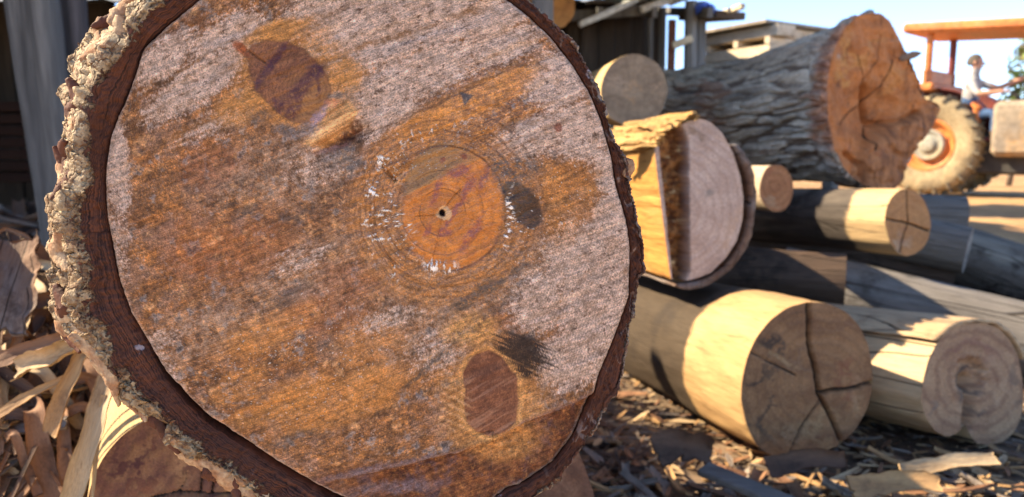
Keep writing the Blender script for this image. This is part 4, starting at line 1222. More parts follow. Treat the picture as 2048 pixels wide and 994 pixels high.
# short weathered log with grey end behind the half log
fE = mat_face('weathered_grey_end', (0.300, 0.215, 0.140), (0.197, 0.137, 0.090), (1265, 182), 30, (0.116, 0.079, 0.050), .25, [((1265, 185), 16, 22, 0, (0.346, 0.183, 0.080), .6), ((1240, 170), 30, 30, 0, (0.392, 0.284, 0.193), .5), ((1310, 165), 12, 40, -10, (0.415, 0.274, 0.173), .6), ((1215, 210), 20, 40, 0, (0.138, 0.096, 0.063), .6)],
              extra=lambda g, col, fp: g.mix(g.sm(g.noise(g.com(g.m('ARCTAN2', g.sep(fp)[1] - 182.0, g.sep(fp)[0] - 1265.0) * 4.0, 0.0, 0.0), 1.6, 3, .6), .5, .66) * .5, col, (0.116, 0.083, 0.054)))
build_log('log', 'short log with weathered grey end and sunlit yellow side, above the half log', 'log', (1268, 180), 4.3, (1000, 240), ellp(1268, 181, 67, 73, 24, .015, 3), 1.3, fE,
          mat_side('yellowed_wood', (.60, .42, .20), (.50, .33, .15), (.22, .12, .06), .25, 8), GRP, .98, n=160, seed=31)

# small pale log between the half log and the great log
fF = mat_face('orange_small_end', (0.377, 0.168, 0.076), (0.295, 0.122, 0.053), (1550, 372), 13, None, .3, [((1548, 340), 30, 18, 0, (0.344, 0.126, 0.059), .8), ((1550, 400), 30, 16, 0, (0.361, 0.224, 0.132), .7), ((1560, 372), 16, 5, 20, (0.508, 0.350, 0.251), .8)])
build_log('log', 'small log with round orange end wedged between the half log and the great log', 'log', (1553, 376), 3.55, (900, 345), ellp(1553, 376, 34, 48, 20, .02, 5), 1.1, fF, mat_side('greyed_pale_wood', (.42, .33, .24), (.32, .25, .18), (.16, .11, .08), .3), GRP, .95, n=120, seed=33)

# small log butt under the splintered end
fP = mat_face('reddish_small_end', (.24, .10, .052), (.17, .07, .04), (1775, 355), 15, None, .3, [])
build_log('log', 'short reddish log butt tucked under the splintered end of the great log', 'log', (1772, 352), 4.75, (1200, 330), ellp(1772, 350, 36, 32, 18, .03, 6), .8, fP, mat_side('reddish_wood', (.22, .10, .06), (.16, .07, .045), (.08, .035, .025), .3), GRP, .95, n=100, seed=35)

# log with oval orange cracked end
outG = [(1769,445),(1772,418),(1782,395),(1798,381),(1815,377),(1833,383),(1848,400),(1858,425),(1862,450),(1858,475),(1846,496),(1830,508),(1812,513),(1795,505),(1780,485)]
fG = mat_face('cracked_orange_end', (0.416, 0.193, 0.071), (0.336, 0.150, 0.054), (1816, 446), 18, (0.256, 0.105, 0.037), .25, [((1800, 490), 22, 28, 20, (0.368, 0.252, 0.163), .7), ((1810, 470), 10, 26, 15, (0.288, 0.119, 0.054), .7), ((1840, 430), 14, 30, 0, (0.368, 0.182, 0.068), .5)])
build_log('log', 'log with oval orange end split by fine radial cracks, dark charred looking side', 'log', (1816, 445), 3.75, (350, 365), outG, 1.35, fG,
          mat_side('dark_weathered_wood', (0.063, 0.051, 0.044), (0.039, 0.031, 0.028), (0.018, 0.014, 0.011), .3, 9, .008, .3, (.17, .14, .11), [(-.1, .24, (.50, .345, .185), .97)]), GRP, .98, n=200,  # pale band by the end paints the sunlit patch on the dark side
          cracks=[([(1816, 446), (1785, 440), (1768, 436)], 1.6, .012), ([(1816, 446), (1840, 455), (1864, 464)], 2.0, .016), ([(1816, 446), (1814, 410), (1814, 378)], 1.2, .008), ([(1816, 446), (1806, 475), (1800, 505)], 1.4, .010)], seed=37)


def log_between(name, label, p0, p1, r0, r1, side_mat, face_mat=None, seed=0, group=GRP, rough=.01, fn=None, n=120, nt=80):
    """log given by the two ends of its axis"""
    p0, p1 = np.array(p0, float), np.array(p1, float)
    a = unit(p1 - p0); e1 = unit(np.cross(a, [0, 0, 1])); e2 = np.cross(e1, a)
    M = Matrix.Identity(4)
    for i in range(3):
        M[i][0], M[i][1], M[i][2], M[i][3] = e1[i], a[i], e2[i], (p0 - e2 * r0)[i]
    top = empty(name, M, label=label, cat='log', group=group)
    L = np.linalg.norm(p1 - p0)
    T = np.linspace(0, 2 * math.pi, n, endpoint=False); ts = np.linspace(0, L, nt)
    tt, TT = np.meshgrid(ts, T, indexing='ij')
    R = (r0 + (r1 - r0) * tt / L) * (1 + .035 * np.sin(2 * TT + seed) + .02 * np.sin(3 * TT + 2 * seed))
    B = np.stack([R * np.cos(TT), tt, R * np.sin(TT)], -1).reshape(-1, 3)
    d = rough * 2 * fbm(B * np.array([7, 1.2, 7]), 4, seed)
    if fn is not None: d = d + fn(B, TT.ravel(), tt.ravel())
    V = B + np.stack([np.cos(TT), 0 * TT, np.sin(TT)], -1).reshape(-1, 3) * d[:, None]
    off = np.array([0, 0, r0])
    mesh_obj('side', V + off, grid_faces(n, nt)[:, ::-1], side_mat, top, attrs={'hgt': d})
    for k, (ring, nm) in enumerate(((V[:n], 'cut_face'), (V[-n:], 'far_end'))):
        c = ring.mean(0); fr = np.linspace(1, 0, 16)
        P = np.concatenate([c + f * (ring - c) for f in fr]); P[:, 1] += .006 * fbm(P * 30, 3, seed)
        w = np.array(top.matrix_world) if False else None
        W_ = p0 - e2 * r0 + P[:, :1] * e1 + P[:, 1:2] * a + (P[:, 2:3] + r0) * e2
        F = grid_faces(n, 16)
        mesh_obj(nm, P + off, F if k == 0 else F[:, ::-1], face_mat or side_mat, top, attrs={'fp': np.concatenate([proj(W_), np.zeros((len(P), 1))], 1), 'crk': np.zeros(len(P))})
    return top


GREYW = mat_side('silver_grey_wood', (0.173, 0.156, 0.140), (0.122, 0.108, 0.096), (0.043, 0.036, 0.030), .3, 8, .008, .5)
GREYD = mat_side('dull_grey_wood', (0.180, 0.161, 0.140), (0.124, 0.110, 0.097), (0.045, 0.036, 0.032), .35, 8, .01, .4)
DARKB = mat_side('dark_wet_bark', (.11, .088, .07), (.07, .055, .045), (.03, .022, .018), .4, 8, .014, .3, (.26, .24, .20))
DARKW = mat_side('dark_brown_wood', (0.078, 0.048, 0.033), (0.051, 0.033, 0.023), (0.021, 0.014, 0.010), .4, 9, .01, .3)
fGrey = mat_face('grey_cut_end', (.22, .20, .185), (.14, .125, .115), (1932, 500), 12, None, .25, [])
fBrk = mat_face('broken_dark_end', (.15, .088, .052), (.085, .05, .034), (1690, 560), 30, None, .3, [((1680, 545), 14, 22, 0, (.30, .19, .10), .8), ((1705, 590), 10, 12, 0, (.34, .29, .22), .8)])


def knot_bump(y0, th0, r=.05, h=.03):
    def fn(B, th, t):
        d = np.hypot((t - y0) / r, np.angle(np.exp(1j * (th - th0))) * .17 / r)
        return h * np.exp(-d ** 2 * 1.2) - h * .9 * np.exp(-(d * 2.6) ** 2)
    return fn


# grey log behind the orange ended one, its end seen edge on
log_between('log', 'grey log with dark narrow end, just right of the log with the oval orange end', at(1936, 500, 4.25), at(1560, 430, 4.9), .135, .15, GREYD, fGrey, 41)
log_between('log', 'short silvery log with sunlit rim just behind the oval orange end', at(1926, 436, 4.75), at(1640, 418, 5.0), .135, .12, GREYW, fGrey, 43)
log_between('log', 'dark damp log running out of the picture behind the long grey log', at(1880, 505, 4.85), at(2330, 655, 4.1), .205, .22, DARKB, None, 45, rough=.02)
log_between('log', 'long silver grey log with a single raised knot, sloping down to the right', at(1560, 560, 4.05), at(2420, 765, 3.15), .19, .17, GREYW, None, 47, fn=knot_bump(.78, math.radians(150)))
log_between('log', 'short dark brown log with broken crumbling end under the oval ended log', at(1690, 562, 3.5), at(1420, 545, 3.75), .125, .13, DARKW, fBrk, 49, rough=.015)
log_between('log', 'dark log deep in the gap under the oval ended log', at(1900, 545, 4.45), at(1450, 485, 4.9), .15, .15, DARKW, None, 51)

# logs under the big front log
outL = [(175,1000),(185,960),(205,915),(245,868),(290,840),(335,828),(400,822),(470,828),(560,850),(640,900),(690,960),(720,1040),(715,1130),(690,1220),(630,1300),(540,1350),(440,1365),(340,1350),(250,1290),(195,1200),(172,1100)]
fL = mat_face('purple_brown_end', (.22, .115, .065), (.13, .055, .045), (450, 1085), 34, (.07, .03, .028), .4,
              [((270, 940), 60, 60, 30, (.060, .020, .026), .9), ((330, 900), 30, 40, 0, (.10, .035, .030), .8), ((400, 930), 60, 45, 0, (.34, .19, .105), .8), ((480, 960), 60, 40, 0, (.26, .155, .09), .7), ((400, 900), 25, 18, 0, (.11, .10, .095), .6), ((300, 1000), 70, 40, 10, (.24, .10, .055), .6), ((440, 985), 50, 12, 0, (.30, .15, .06), .6)])
build_log('log', 'log with purple stained end and sunlit pale rim, lowest at left under the big log', 'log', (450, 1090), 1.45, (230, 300), outL, .62, fL, mat_side('bright_pale_wood', (.46, .32, .16), (.38, .25, .115), (.26, .15, .07), .18, 9), GRP, .97, n=240,
          cracks=[([(402, 985), (408, 930), (400, 890)], 2.0, .02), ([(425, 990), (432, 930), (436, 905)], 2.0, .02), ([(360, 985), (375, 950), (355, 905), (362, 890)], 1.5, .01), ([(300, 1000), (360, 985), (430, 990), (520, 985)], 2.5, .02)], seed=53)
fR = mat_face('dull_red_end', (.15, .075, .048), (.095, .045, .032), (900, 1060), 40, None, .3, [((1140, 930), 50, 60, 0, (.19, .11, .07), .6), ((1180, 960), 25, 80, 0, (.11, .05, .036), .7)])
build_log('log', 'dull reddish log in shade directly beneath the big log', 'log', (880, 1060), 1.62, (860, 340), [(x, y) for x, y in ellp(880, 1070, 322, 318, 26, .02, 9)], 1.2, fR, BRK, GRP, .97, n=200, seed=55)
# ------------------------------------------------------------------ timber shed
def rotz(a):
    c, s = math.cos(a), math.sin(a)
    return np.array([[c, -s, 0], [s, c, 0], [0, 0, 1.]])


def basis(x, z=(0, 0, 1)):
    """rotation whose first axis runs along x"""
    x = unit(x); y = np.cross(z, x); y = unit(y); zz = np.cross(x, y)
    return np.stack([x, y, zz], 1)


DKB = mat_plain('dark_shed_boards', (.030, .024, .020), (.055, .043, .036), 6, .85, .01, (1, 1, .12))
OLDW = mat_plain('old_grey_timber', (.21, .21, .205), (.135, .135, .135), 5, .85, .008, (1, 1, .10), dirt=(.09, .085, .08))
TIN = mat_plain('tin_sheet', (.30, .33, .33), (.22, .24, .24), 4, .5, .004, dirt=(.16, .13, .10))
TINL = mat_plain('pale_roof_sheet', (.55, .60, .56), (.42, .47, .44), 4, .6, .004, dirt=(.24, .23, .17))
shed = empty('shed', loc=(0, 0, 0), label='open timber shed with dark board walls and patched sheet roof behind the logs', cat='shed')


def boards(name, x0, x1, y, z0, z1, w, mat, seed, horizontal=False, skip=0.0):
    r = np.random.default_rng(seed); m = MB(); x = x0
    while x < x1:
        ww = w * r.uniform(.7, 1.25)
        if r.random() > skip:
            m.box((x + ww / 2, y + r.uniform(-.02, .02), (z0 + z1) / 2 + r.uniform(-.06, .06)), (ww - .012, .025, z1 - z0), rotz(r.uniform(-.02, .02)))
        x += ww
    return m.build(name, mat, shed)


boards('back_wall', -9, 1.9, 10.8, .3, 3.15, .22, DKB, 1)
boards('front_wall', 0.55, 1.36, 7.6, .35, 2.52, .16, DKB, 2)
boards('front_wall', -9, .55, 7.9, .35, 2.60, .2, DKB, 3, skip=.06)
m = MB()
for i in range(12):
    m.box((-9 + .25, 3 + i * .7, 1.5), (.03, .68, 2.6))
m.build('side_wall', DKB, shed)
# roofs: main span, low lean-to over the left, unseen sheets added for shade
def roof_sheet(name, x0, x1, y0, y1, z0, z1, mat, seed, drop=0.0):
    nx, ny = 90, 10
    u, v = np.meshgrid(np.linspace(0, 1, nx), np.linspace(0, 1, ny))
    X = x0 + (x1 - x0) * u; Y = y0 + (y1 - y0) * v
    Z = z0 + (z1 - z0) * v + .018 * np.sin(u * (x1 - x0) * 2 * math.pi / .18) + .02 * fbm(np.stack([X.ravel() * 1.5, Y.ravel(), X.ravel() * 0], 1), 3, seed).reshape(X.shape)
    V = np.stack([X.ravel(), Y.ravel(), Z.ravel()], 1); F = grid_faces(nx, ny, False)
    V2 = np.concatenate([V, V - np.array([0, 0, .006])])
    return mesh_obj(name, V2, np.concatenate([F, F[:, ::-1] + len(V)]), mat, shed)


roof_sheet('roof_sheet', -9, 1.62, 7.0, 11, 2.46, 3.2, TIN, 4)
roof_sheet('roof_sheet', -9, -2.6, 3.05, 7.0, 2.52, 2.62, TIN, 5)
roof_sheet('roof_sheet', -2.40, -1.25, 4.9, 7.0, 2.56, 2.62, TIN, 12)
roof_sheet('roof_sheet', -1.34, -.37, 4.9, 7.0, 2.50, 2.61, TIN, 9)  # out of view, added to cast shade on the great bark log
roof_sheet('roof_sheet', -.42, .16, 4.48, 7.0, 2.53, 2.64, TIN, 11)  # out of view, added to keep sun off the great log's lower side
roof_sheet('roof_sheet', .08, 1.7, 4.25, 7.0, 2.50, 2.61, TIN, 10)  # out of view, added to shade the front of the great log
for x in (.2, -1.2):
    m = MB(); m.tube([(x, 5.0, .2), (x, 5.0, 2.49)], .07, 8); m.build('post', OLDW, shed)  # hidden posts holding up the added shade sheets
m = MB(); m.box((.15, 5.0, 2.45), (2.9, .06, .08)); m.build('eave_beam', OLDW, shed)  # hidden beam under the added shade sheets
roof_sheet('roof_sheet', .95, 1.78, 6.9, 8.6, 2.545, 2.72, TINL, 6)
m = MB()
a, b = at(1080, 38, 7.1), at(1296, 20, 7.1)
m.box((a + b) / 2, (np.linalg.norm(b - a) + .1, .06, .09), basis(b - a)); m.build('eave_beam', OLDW, shed)
for x, y, Y, w, nm in ((1302, 12, 7.25, .07, 'post'), (1326, 30, 7.6, .10, 'post'), (1383, 0, 7.3, .16, 'post')):
    p = at(x, 60, Y); top_ = 2.50
    m = MB(); m.tube([(p[0] + .02, p[1], .3), (p[0], p[1], 1.4), (p[0] - .01, p[1], top_)], [w / 2 * 1.1, w / 2, w / 2 * .95], 8, sq=(1, .8)); m.build(nm, OLDW, shed)
p = at(1402, 60, 7.42); m = MB(); m.box((p[0], p[1], 1.4), (.085, .07, 2.25), rotz(.1), .01); m.build('post', OLDW, shed)
for x in (-7.5, -5, -3.9):
    m = MB(); m.tube([(x, 3.1, .2), (x, 3.1, 2.5)], .08, 8); m.build('post', OLDW, shed)
m = MB(); m.box((-5.7, 3.1, 2.46), (6.6, .07, .1)); m.build('eave_beam', OLDW, shed)
# rafters and roof battens under the right-hand end
m = MB()
for i in range(5):
    m.box((-.2 + i * .5, 8.9, 2.70), (.05, 4.0, .09), np.array(Matrix.Rotation(math.atan2(.74, 4), 3, 'X')))
m.build('rafter', OLDW, shed)

POLE = mat_plain('pale_peeled_pole', (.66, .68, .67), (.54, .56, .55), 9, .7, .003, (1, 1, .3))
m = MB(); m.tube([at(1160, 49, 6.75), at(1205, 30, 6.9), at(1258, 6, 7.0), at(1300, -14, 7.1)], [.028, .03, .03, .03], 10)
tag(m.build('pole', POLE, None, True), 'pale round pole leaning out slantwise from under the shed eave', 'pole')
m = MB(); m.tube([at(1283, 19, 6.95), at(1345, -2, 7.1), at(1420, -26, 7.2)], [.036, .036, .034], 10)
tag(m.build('pole', POLE, None, True), 'thicker pale pole lying along the shed roof edge beside the blue tarp', 'pole')
YEL = mat_plain('pale_sawn_board', (.60, .52, .38), (.48, .40, .28), 8, .75, .004, (.2, 1, 1), dirt=(.33, .25, .16))
for (p0, p1, Y0_, Y1_, t, lab) in (((1425, 34), (1486, 12), 7.6, 6.9, .05, 'pale sawn stick poking out of the shed roof towards the sky'),
                                   ((1345, 92), (1384, 76), 7.15, 7.15, .07, 'short pale board set crosswise low between the shed posts')):
    a, b = at(*p0, Y0_), at(*p1, Y1_); m = MB(); m.box((a + b) / 2, (np.linalg.norm(b - a), .05, t), basis(b - a), .006)
    tag(m.build('board', YEL), lab, 'board')
DKR = mat_plain('dark_brown_board', (.10, .07, .05), (.06, .045, .035), 8, .8, .004, (.2, 1, 1))
a, b = at(1385, 36, 7.75), at(1462, 30, 7.2); m = MB(); m.box((a + b) / 2, (np.linalg.norm(b - a), .35, .07), basis(b - a), .006)
tag(m.build('board', DKR), 'dark board under the roof end at the right tip of the shed', 'board')
a = at(1343, 92, 7.45); m = MB(); m.box(a, (.07, .05, .5), rotz(.3), .008)
tag(m.build('board', mat_plain('red_brown_board', (.28, .11, .075), (.2, .08, .06), 8)), 'reddish board standing between two shed posts', 'board')
# blue tarpaulin
c = at(1408, 10, 7.25); n_ = 26
u, v = np.meshgrid(np.linspace(-1, 1, n_), np.linspace(-1, 1, n_)); th = np.stack([u.ravel() * 3, v.ravel() * 3, u.ravel() * 0], 1)
V = np.stack([c[0] + .095 * u.ravel(), c[1] + .12 * v.ravel(), c[2] + .02 - .05 * (np.abs(u.ravel()) ** 2.5 + np.abs(v.ravel()) ** 2.5) + .03 * fbm(th, 3, 7)], 1)
V = np.concatenate([V, V - np.array([0, 0, .03])]); F = grid_faces(n_, n_, False)
tag(mesh_obj('tarpaulin', V, np.concatenate([F, F[:, ::-1] + n_ * n_]), mat_plain('blue_plastic', (.06, .14, .55), (.08, .18, .62), 8, .4, .004)), 'small crumpled blue tarpaulin on top of the grey shed post', 'tarpaulin')
# orange wood slab lying on the eave, top of the picture
OR = mat_side('orange_slab_wood', (.50, .25, .085), (.38, .17, .06), (.15, .07, .035), .45, 9, .01, .3)
log_between('log', 'orange brown log slab lying on the shed eave above the big log', at(1120, 8, 6.6), at(985, -6, 7.3), .19, .2, OR, OR, 61, None, .02)

# planks stacked inside, at far left
PRED = mat_plain('dark_red_plank', (.030, .014, .010), (.018, .010, .008), 6, .9, .004, (.15, 1, 1), spec=.1)
proto = None
for k in range(7):
    x, z = -4.3 + .06 * math.sin(k * 2.1), .90 + .085 * k
    if proto is None:
        m = MB(); m.box((0, 0, 0), (3.2, .3, .07), None, .008); proto = m.build('plank', PRED); o = proto
        tag(o, 'dark reddish plank in the stack inside the shed at far left', 'plank', 'planks stacked inside the shed')
    else:
        o = proto.copy(); C.objects.link(o)
    o.location = (x, 5.6 + .03 * math.cos(k * 1.7), z); o.rotation_euler = (0, 0, .03 * math.sin(k * 3))

# grey leaning posts at the left
def lean_post(name, label, top_px, bot_px, Y, w0, w1, d, mat):
    a, b = at(*top_px, Y), at(*bot_px, Y + .05)
    dv = a - b; a = b + dv * 1.75; b2 = b - dv * .62
    n = 40; V = []; F = []
    sec = [(-.5, -.5), (-.18, -.56), (.05, -.38), (.2, -.55), (.5, -.5), (.54, 0), (.5, .5), (-.5, .5), (-.53, 0)]
    for i in range(n):
        t = i / (n - 1); c = b2 + (a - b2) * t; w = w1 + (w0 - w1) * t
        for (x, y) in sec: V.append((c[0] + x * w, c[1] + y * d, c[2]))
    V = np.array(V); V[:, 0] += .012 * fbm(V * np.array([9, 9, 2.5]), 3, 3); V[:, 1] += .01 * fbm(V * np.array([14, 14, 2]), 3, 4)
    k = len(sec); F = [tuple(f) for f in grid_faces(k, n)] + [tuple(range(k))[::-1], tuple(range((n - 1) * k, n * k))]
    return tag(mesh_obj(name, V, F, mat), label, 'post')


PG = mat_plain('weathered_grey_post', (.125, .125, .122), (.062, .063, .064), 9, .85, .02, (1, 1, .06), dirt=(.040, .040, .040))
PP = mat_plain('weathered_pinkish_post', (0.098, 0.089, 0.093), (0.060, 0.054, 0.058), 7, .85, .01, (1, 1, .07), dirt=(.045, .04, .042))
lean_post('timber_post', 'broad grey timber post leaning to the right at far left', (64, 0), (112, 340), 3.35, .19, .15, .12, PG)
lean_post('timber_post', 'narrower pinkish grey post standing close behind the broad leaning one', (138, 0), (165, 340), 3.55, .12, .10, .10, PP)

# ------------------------------------------------------------------ sawn board stack behind the great log
P0 = at(1550, 49, 8.0); PL = at(1415, 74, 8.8); PR = at(1645, 67, 8.6)
dl = unit((PL - P0) * [1, 1, 0]); dr = unit((PR - P0) * [1, 1, 0])
LB, WB, TB_ = 1.05, .30, .085
RB_ = basis(dl)
MSAW = mat_plain('cream_sawn_timber', (.62, .52, .39), (.52, .42, .30), 6, .8, .004, (.2, 1, 1), dirt=(.38, .28, .19))
proto = None; stick = None
for layer in range(5):
    z = P0[2] - .05 - layer * .20
    for k in range(5):
        c = P0 + dl * (LB / 2 + .03 * ((k * 7 + layer * 3) % 4 - 1.5)) + dr * (.16 + k * .32)
        if proto is None:
            m = MB(); m.box((0, 0, 0), (LB, WB, .115), None, .006); proto = m.build('board', MSAW); o = proto
            tag(o, 'cream sawn board in the spaced stack behind the great bark covered log', 'board', 'sawn boards stacked behind the great log')
        else:
            o = proto.copy(); C.objects.link(o)
        M = Matrix(np.array(RB_)).to_4x4(); M.translation = Vector((c[0], c[1], z)); o.matrix_world = M
    for q in (.06, .47, .88):
        c = P0 + dl * (q * LB + .03) + dr * .8
        if stick is None:
            m = MB(); m.box((0, 0, 0), (1.6, .06, .078), None, .004); stick = m.build('spacer_stick', MSAW); o = stick
            tag(o, 'thin wooden spacer stick between layers of the sawn board stack', 'spacer', 'spacer sticks in the board stack')
        else:
            o = stick.copy(); C.objects.link(o)
        M = Matrix(np.array(basis(dr))).to_4x4(); M.translation = Vector((c[0], c[1], z - .0985)); o.matrix_world = M
m = MB()
zb = P0[2] - .05 - 4 * .2 - .14
for q in (.1, .9):
    for r_ in (.1, 1.5):
        c = P0 + dl * (q * LB) + dr * r_; m.box((c[0], c[1], (zb + .4) / 2), (.14, .14, zb - .4), RB_)
for q in (.1, .9):
    c = P0 + dl * (q * LB) + dr * .8; m.box((c[0], c[1], zb - .05), (1.7, .12, .1), basis(dr))
tag(m.build('trestle', OLDW), 'rough timber trestle that carries the sawn board stack', 'trestle')
m = MB(); c = P0 + dl * (LB / 2 - .02) + dr * .95; m.box((c[0], c[1], P0[2] + .035), (LB + .12, 2.1, .03), RB_)
tag(m.build('cover_sheet', mat_plain('brown_cover', (.30, .25, .19), (.22, .18, .14), 5)), 'flat brown cover sheet on top of the sawn board stack', 'cover')

# ------------------------------------------------------------------ tractor
fw = unit([.66, -.75, 0]); nv = unit([-.75, -.66, 0])
WC = at(1850, 290, 11.3); RW_ = 98 * 11.3 / FPX / .985
gz = WC[2] - RW_
TO = np.array([WC[0], WC[1], gz]) - nv * .78
trac = empty('tractor', Matrix(((fw[0], -nv[0], 0, TO[0]), (fw[1], -nv[1], 0, TO[1]), (0, 0, 1, TO[2]), (0, 0, 0, 1))), label='dusty orange farm tractor with a flat orange canopy and big pale tyres', cat='tractor')
# local axes: x forward, y away from the viewer's side (near wheel at y = -0.78), z up
ORG = mat_plain('faded_orange_paint', (.56, .19, .055), (.44, .135, .04), 3, .55, .002, dirt=(.40, .22, .11))
RED = mat_plain('dark_red_paint', (.17, .035, .028), (.11, .026, .022), 3, .6, .002, dirt=(.20, .11, .07))
TYRE = mat_plain('dusty_tyre_rubber', (0.300, 0.237, 0.144), (0.247, 0.185, 0.108), 5, .95, .004, dirt=(0.112, 0.089, 0.061))
TREAD = mat_plain('dusty_tread_rubber', (.13, .105, .075), (.20, .16, .105), 5, .95, .004)
HUBG = mat_plain('dusty_white_hub', (0.315, 0.308, 0.266), (0.252, 0.245, 0.203), 6, .7, .002, dirt=(.25, .2, .13))
TANKM = mat_plain('dusty_grey_steel', (.27, .215, .155), (.19, .155, .12), 3, .7, .003, dirt=(.36, .21, .09))
BLK = mat_plain('grimy_black_metal', (.03, .028, .026), (.05, .045, .04), 6, .6)


def lathe(prof, n=64):
    """profile (radius, y) turned about the y axis"""
    t = np.linspace(0, 2 * math.pi, n, endpoint=False); V = []
    for r, yy in prof: V.append(np.stack([r * np.cos(t), np.full(n, yy), r * np.sin(t)], 1))
    return np.concatenate(V), grid_faces(n, len(prof))


def wheel(x, y, R, w, side, lugs, front=False):
    """side = -1: outer face towards the viewer's side"""
    V, F = lathe([(R * .52, .30 * w), (R * .60, .44 * w), (R * .80, .5 * w), (R * .90, .46 * w), (R * .955, .36 * w), (R * .965, 0), (R * .955, -.36 * w), (R * .90, -.46 * w), (R * .80, -.5 * w), (R * .60, -.44 * w), (R * .52, -.30 * w)], 72)
    V = V + np.array([x, y, R])
    ty = mesh_obj('tyre', V, F[:, ::-1], TYRE, trac)
    m = MB()
    for k in range(lugs):
        for s in (-1, 1):
            a = 2 * math.pi * (k + (.5 if s > 0 else 0)) / lugs
            pts = []
            for (da, yy, rr) in ((0.0, .02, .985), (.05, .25, .985), (.10, .47, .955), (.115, .50, .86)):
                pts.append((x + R * rr * math.cos(a + da), y + s * yy * w, R + R * rr * math.sin(a + da)))
            m.tube(pts, [R * .035] * 4, 6)
    m.build('tread', TREAD, ty)
    V, F = lathe([(R * .53, side * .30 * w), (R * .50, side * .34 * w), (R * .46, side * .30 * w), (R * .42, side * .12 * w), (R * .30, side * .10 * w), (R * .28, side * .16 * w), (.001, side * .18 * w)], 48)
    rim = mesh_obj('rim', V + np.array([x, y, R]), F if side > 0 else F[:, ::-1], ORG, trac)
    V, F = lathe([(R * .31, side * .14 * w), (R * .30, side * .26 * w), (R * .27, side * .28 * w), (R * .26, side * .24 * w), (R * .15, side * .23 * w), (R * .14, side * .29 * w), (R * .10, side * .31 * w), (.001, side * .31 * w)], 40)
    mesh_obj('hub', V + np.array([x, y, R]), F if side > 0 else F[:, ::-1], HUBG, rim)


wheel(0, -.78 + .21, RW_, .44, -1, 22)
wheel(0, .78 - .21, RW_, .44, 1, 22)
wheel(2.35, -.62, .42, .24, -1, 18)
wheel(2.35, .62, .42, .24, 1, 18)
m = MB(); m.box((.5, 0, .82), (1.7, .62, .62), None, .05); m.box((0, 0, RW_), (.3, 1.0, .26), None, .03); m.build('transmission_case', RED, trac)
m = MB(); m.box((2.0, 0, 1.10), (1.7, .60, .52), None, .06); m.build('bonnet', ORG, trac)
m = MB(); m.box((2.0, 0, .68), (1.5, .36, .34), None, .03); m.tube([(2.35, -.62, .42), (2.35, .62, .42)], .06, 10); m.build('engine_block', BLK, trac)
# mudguards, platform, seat frame
def guard(y0, y1, name):
    V = []; n = 24
    for r in (RW_ * 1.10, RW_ * 1.13):
        for i in range(n):
            a = math.radians(5 + 105 * i / (n - 1))
            for y in (y0, y1): V.append((r * math.cos(a), y, RW_ + r * math.sin(a)))
    F = []
    for l in (0, 1):
        for i in range(n - 1):
            b = l * 2 * n + i * 2; f = (b, b + 1, b + 3, b + 2); F.append(f if l == 0 else f[::-1])
    for i in range(n - 1):
        b = i * 2; c2 = 2 * n + b; F += [(b, b + 2, c2 + 2, c2), (b + 1, c2 + 1, c2 + 3, b + 3)]
    F += [(0, 2 * n, 2 * n + 1, 1), (2 * n - 2, 2 * n - 1, 4 * n - 1, 4 * n - 2)]
    # inner cheek plate
    b = len(V); yi = y1 if abs(y1) < abs(y0) else y0
    for k in (0, .02):
        V.append((0, yi + k, RW_))
        for i in range(n):
            a = math.radians(5 + 105 * i / (n - 1)); V.append((RW_ * 1.1 * math.cos(a), yi + k, RW_ + RW_ * 1.1 * math.sin(a)))
    for k in (0, 1):
        for i in range(n - 1):
            s_ = b + k * (n + 1); F.append((s_, s_ + 1 + i, s_ + 2 + i))
    return mesh_obj(name, np.array(V), F, RED, trac, False)


guard(-.55, -.36, 'mudguard'); guard(.36, .78, 'mudguard')
m = MB(); m.box((.75, 0, .84), (1.0, 1.24, .05)); m.build('platform', RED, trac)
m = MB(); m.box((1.0, -.1, .58), (2.3, .9, .50), None, .04); m.build('chassis_shadow_block', BLK, trac)  # black block added for the dark shadow under the tractor
zt = 1.75
m = MB(); m.box((-.28, -.05, 1.63), (.62, 1.34, .12), None, .03); m.build('rear_deck', ORG, trac)
m = MB(); m.box((-.12, -.05, 1.79), (.07, 1.22, .22), None, .02); m.build('seat_back', ORG, trac)
for y in (-.54, .44):
    m = MB(); m.tube([(-.12, y, 1.6), (-.12, y, 2.46)], .055, 8); m.build('canopy_post', ORG if y < 0 else RED, trac)
m = MB(); R_ = np.array(Matrix.Rotation(math.radians(4.0), 3, 'Y')); m.box((.46, -.02, 2.47), (1.85, 1.45, .15), R_, .04)
m.build('canopy', ORG, trac)
m = MB(); m.box((.34, -.30, 1.06), (.5, .55, .12), None, .04); m.build('seat', BLK, trac)
m = MB(); m.box((1.18, -.62, .98), (.62, .46, .78), None, .07); m.build('fuel_tank', TANKM, trac)
m = MB(); m.tube([(1.15, 0, 1.25), (.85, 0, 1.55)], .025, 8)
for k in range(20):
    a0, a1 = 2 * math.pi * k / 20, 2 * math.pi * (k + 1) / 20
    q = lambda a: (.85 + .13 * math.cos(a) , .20 * math.sin(a), 1.55 + .13 * math.cos(a))
    m.tube([q(a0), q(a1)], .016, 6, False)
m.build('steering_wheel', BLK, trac)
m = MB(); m.tube([(2.0, .1, 1.3), (2.0, .1, 2.1)], .04, 10); m.build('exhaust_pipe', BLK, trac)
m = MB(); m.tube([(.62, -.6, 1.02), (.62, -.66, 1.30), (.55, -.66, 1.36)], [.05, .05, .03], 8); m.build('lever', ORG, trac)


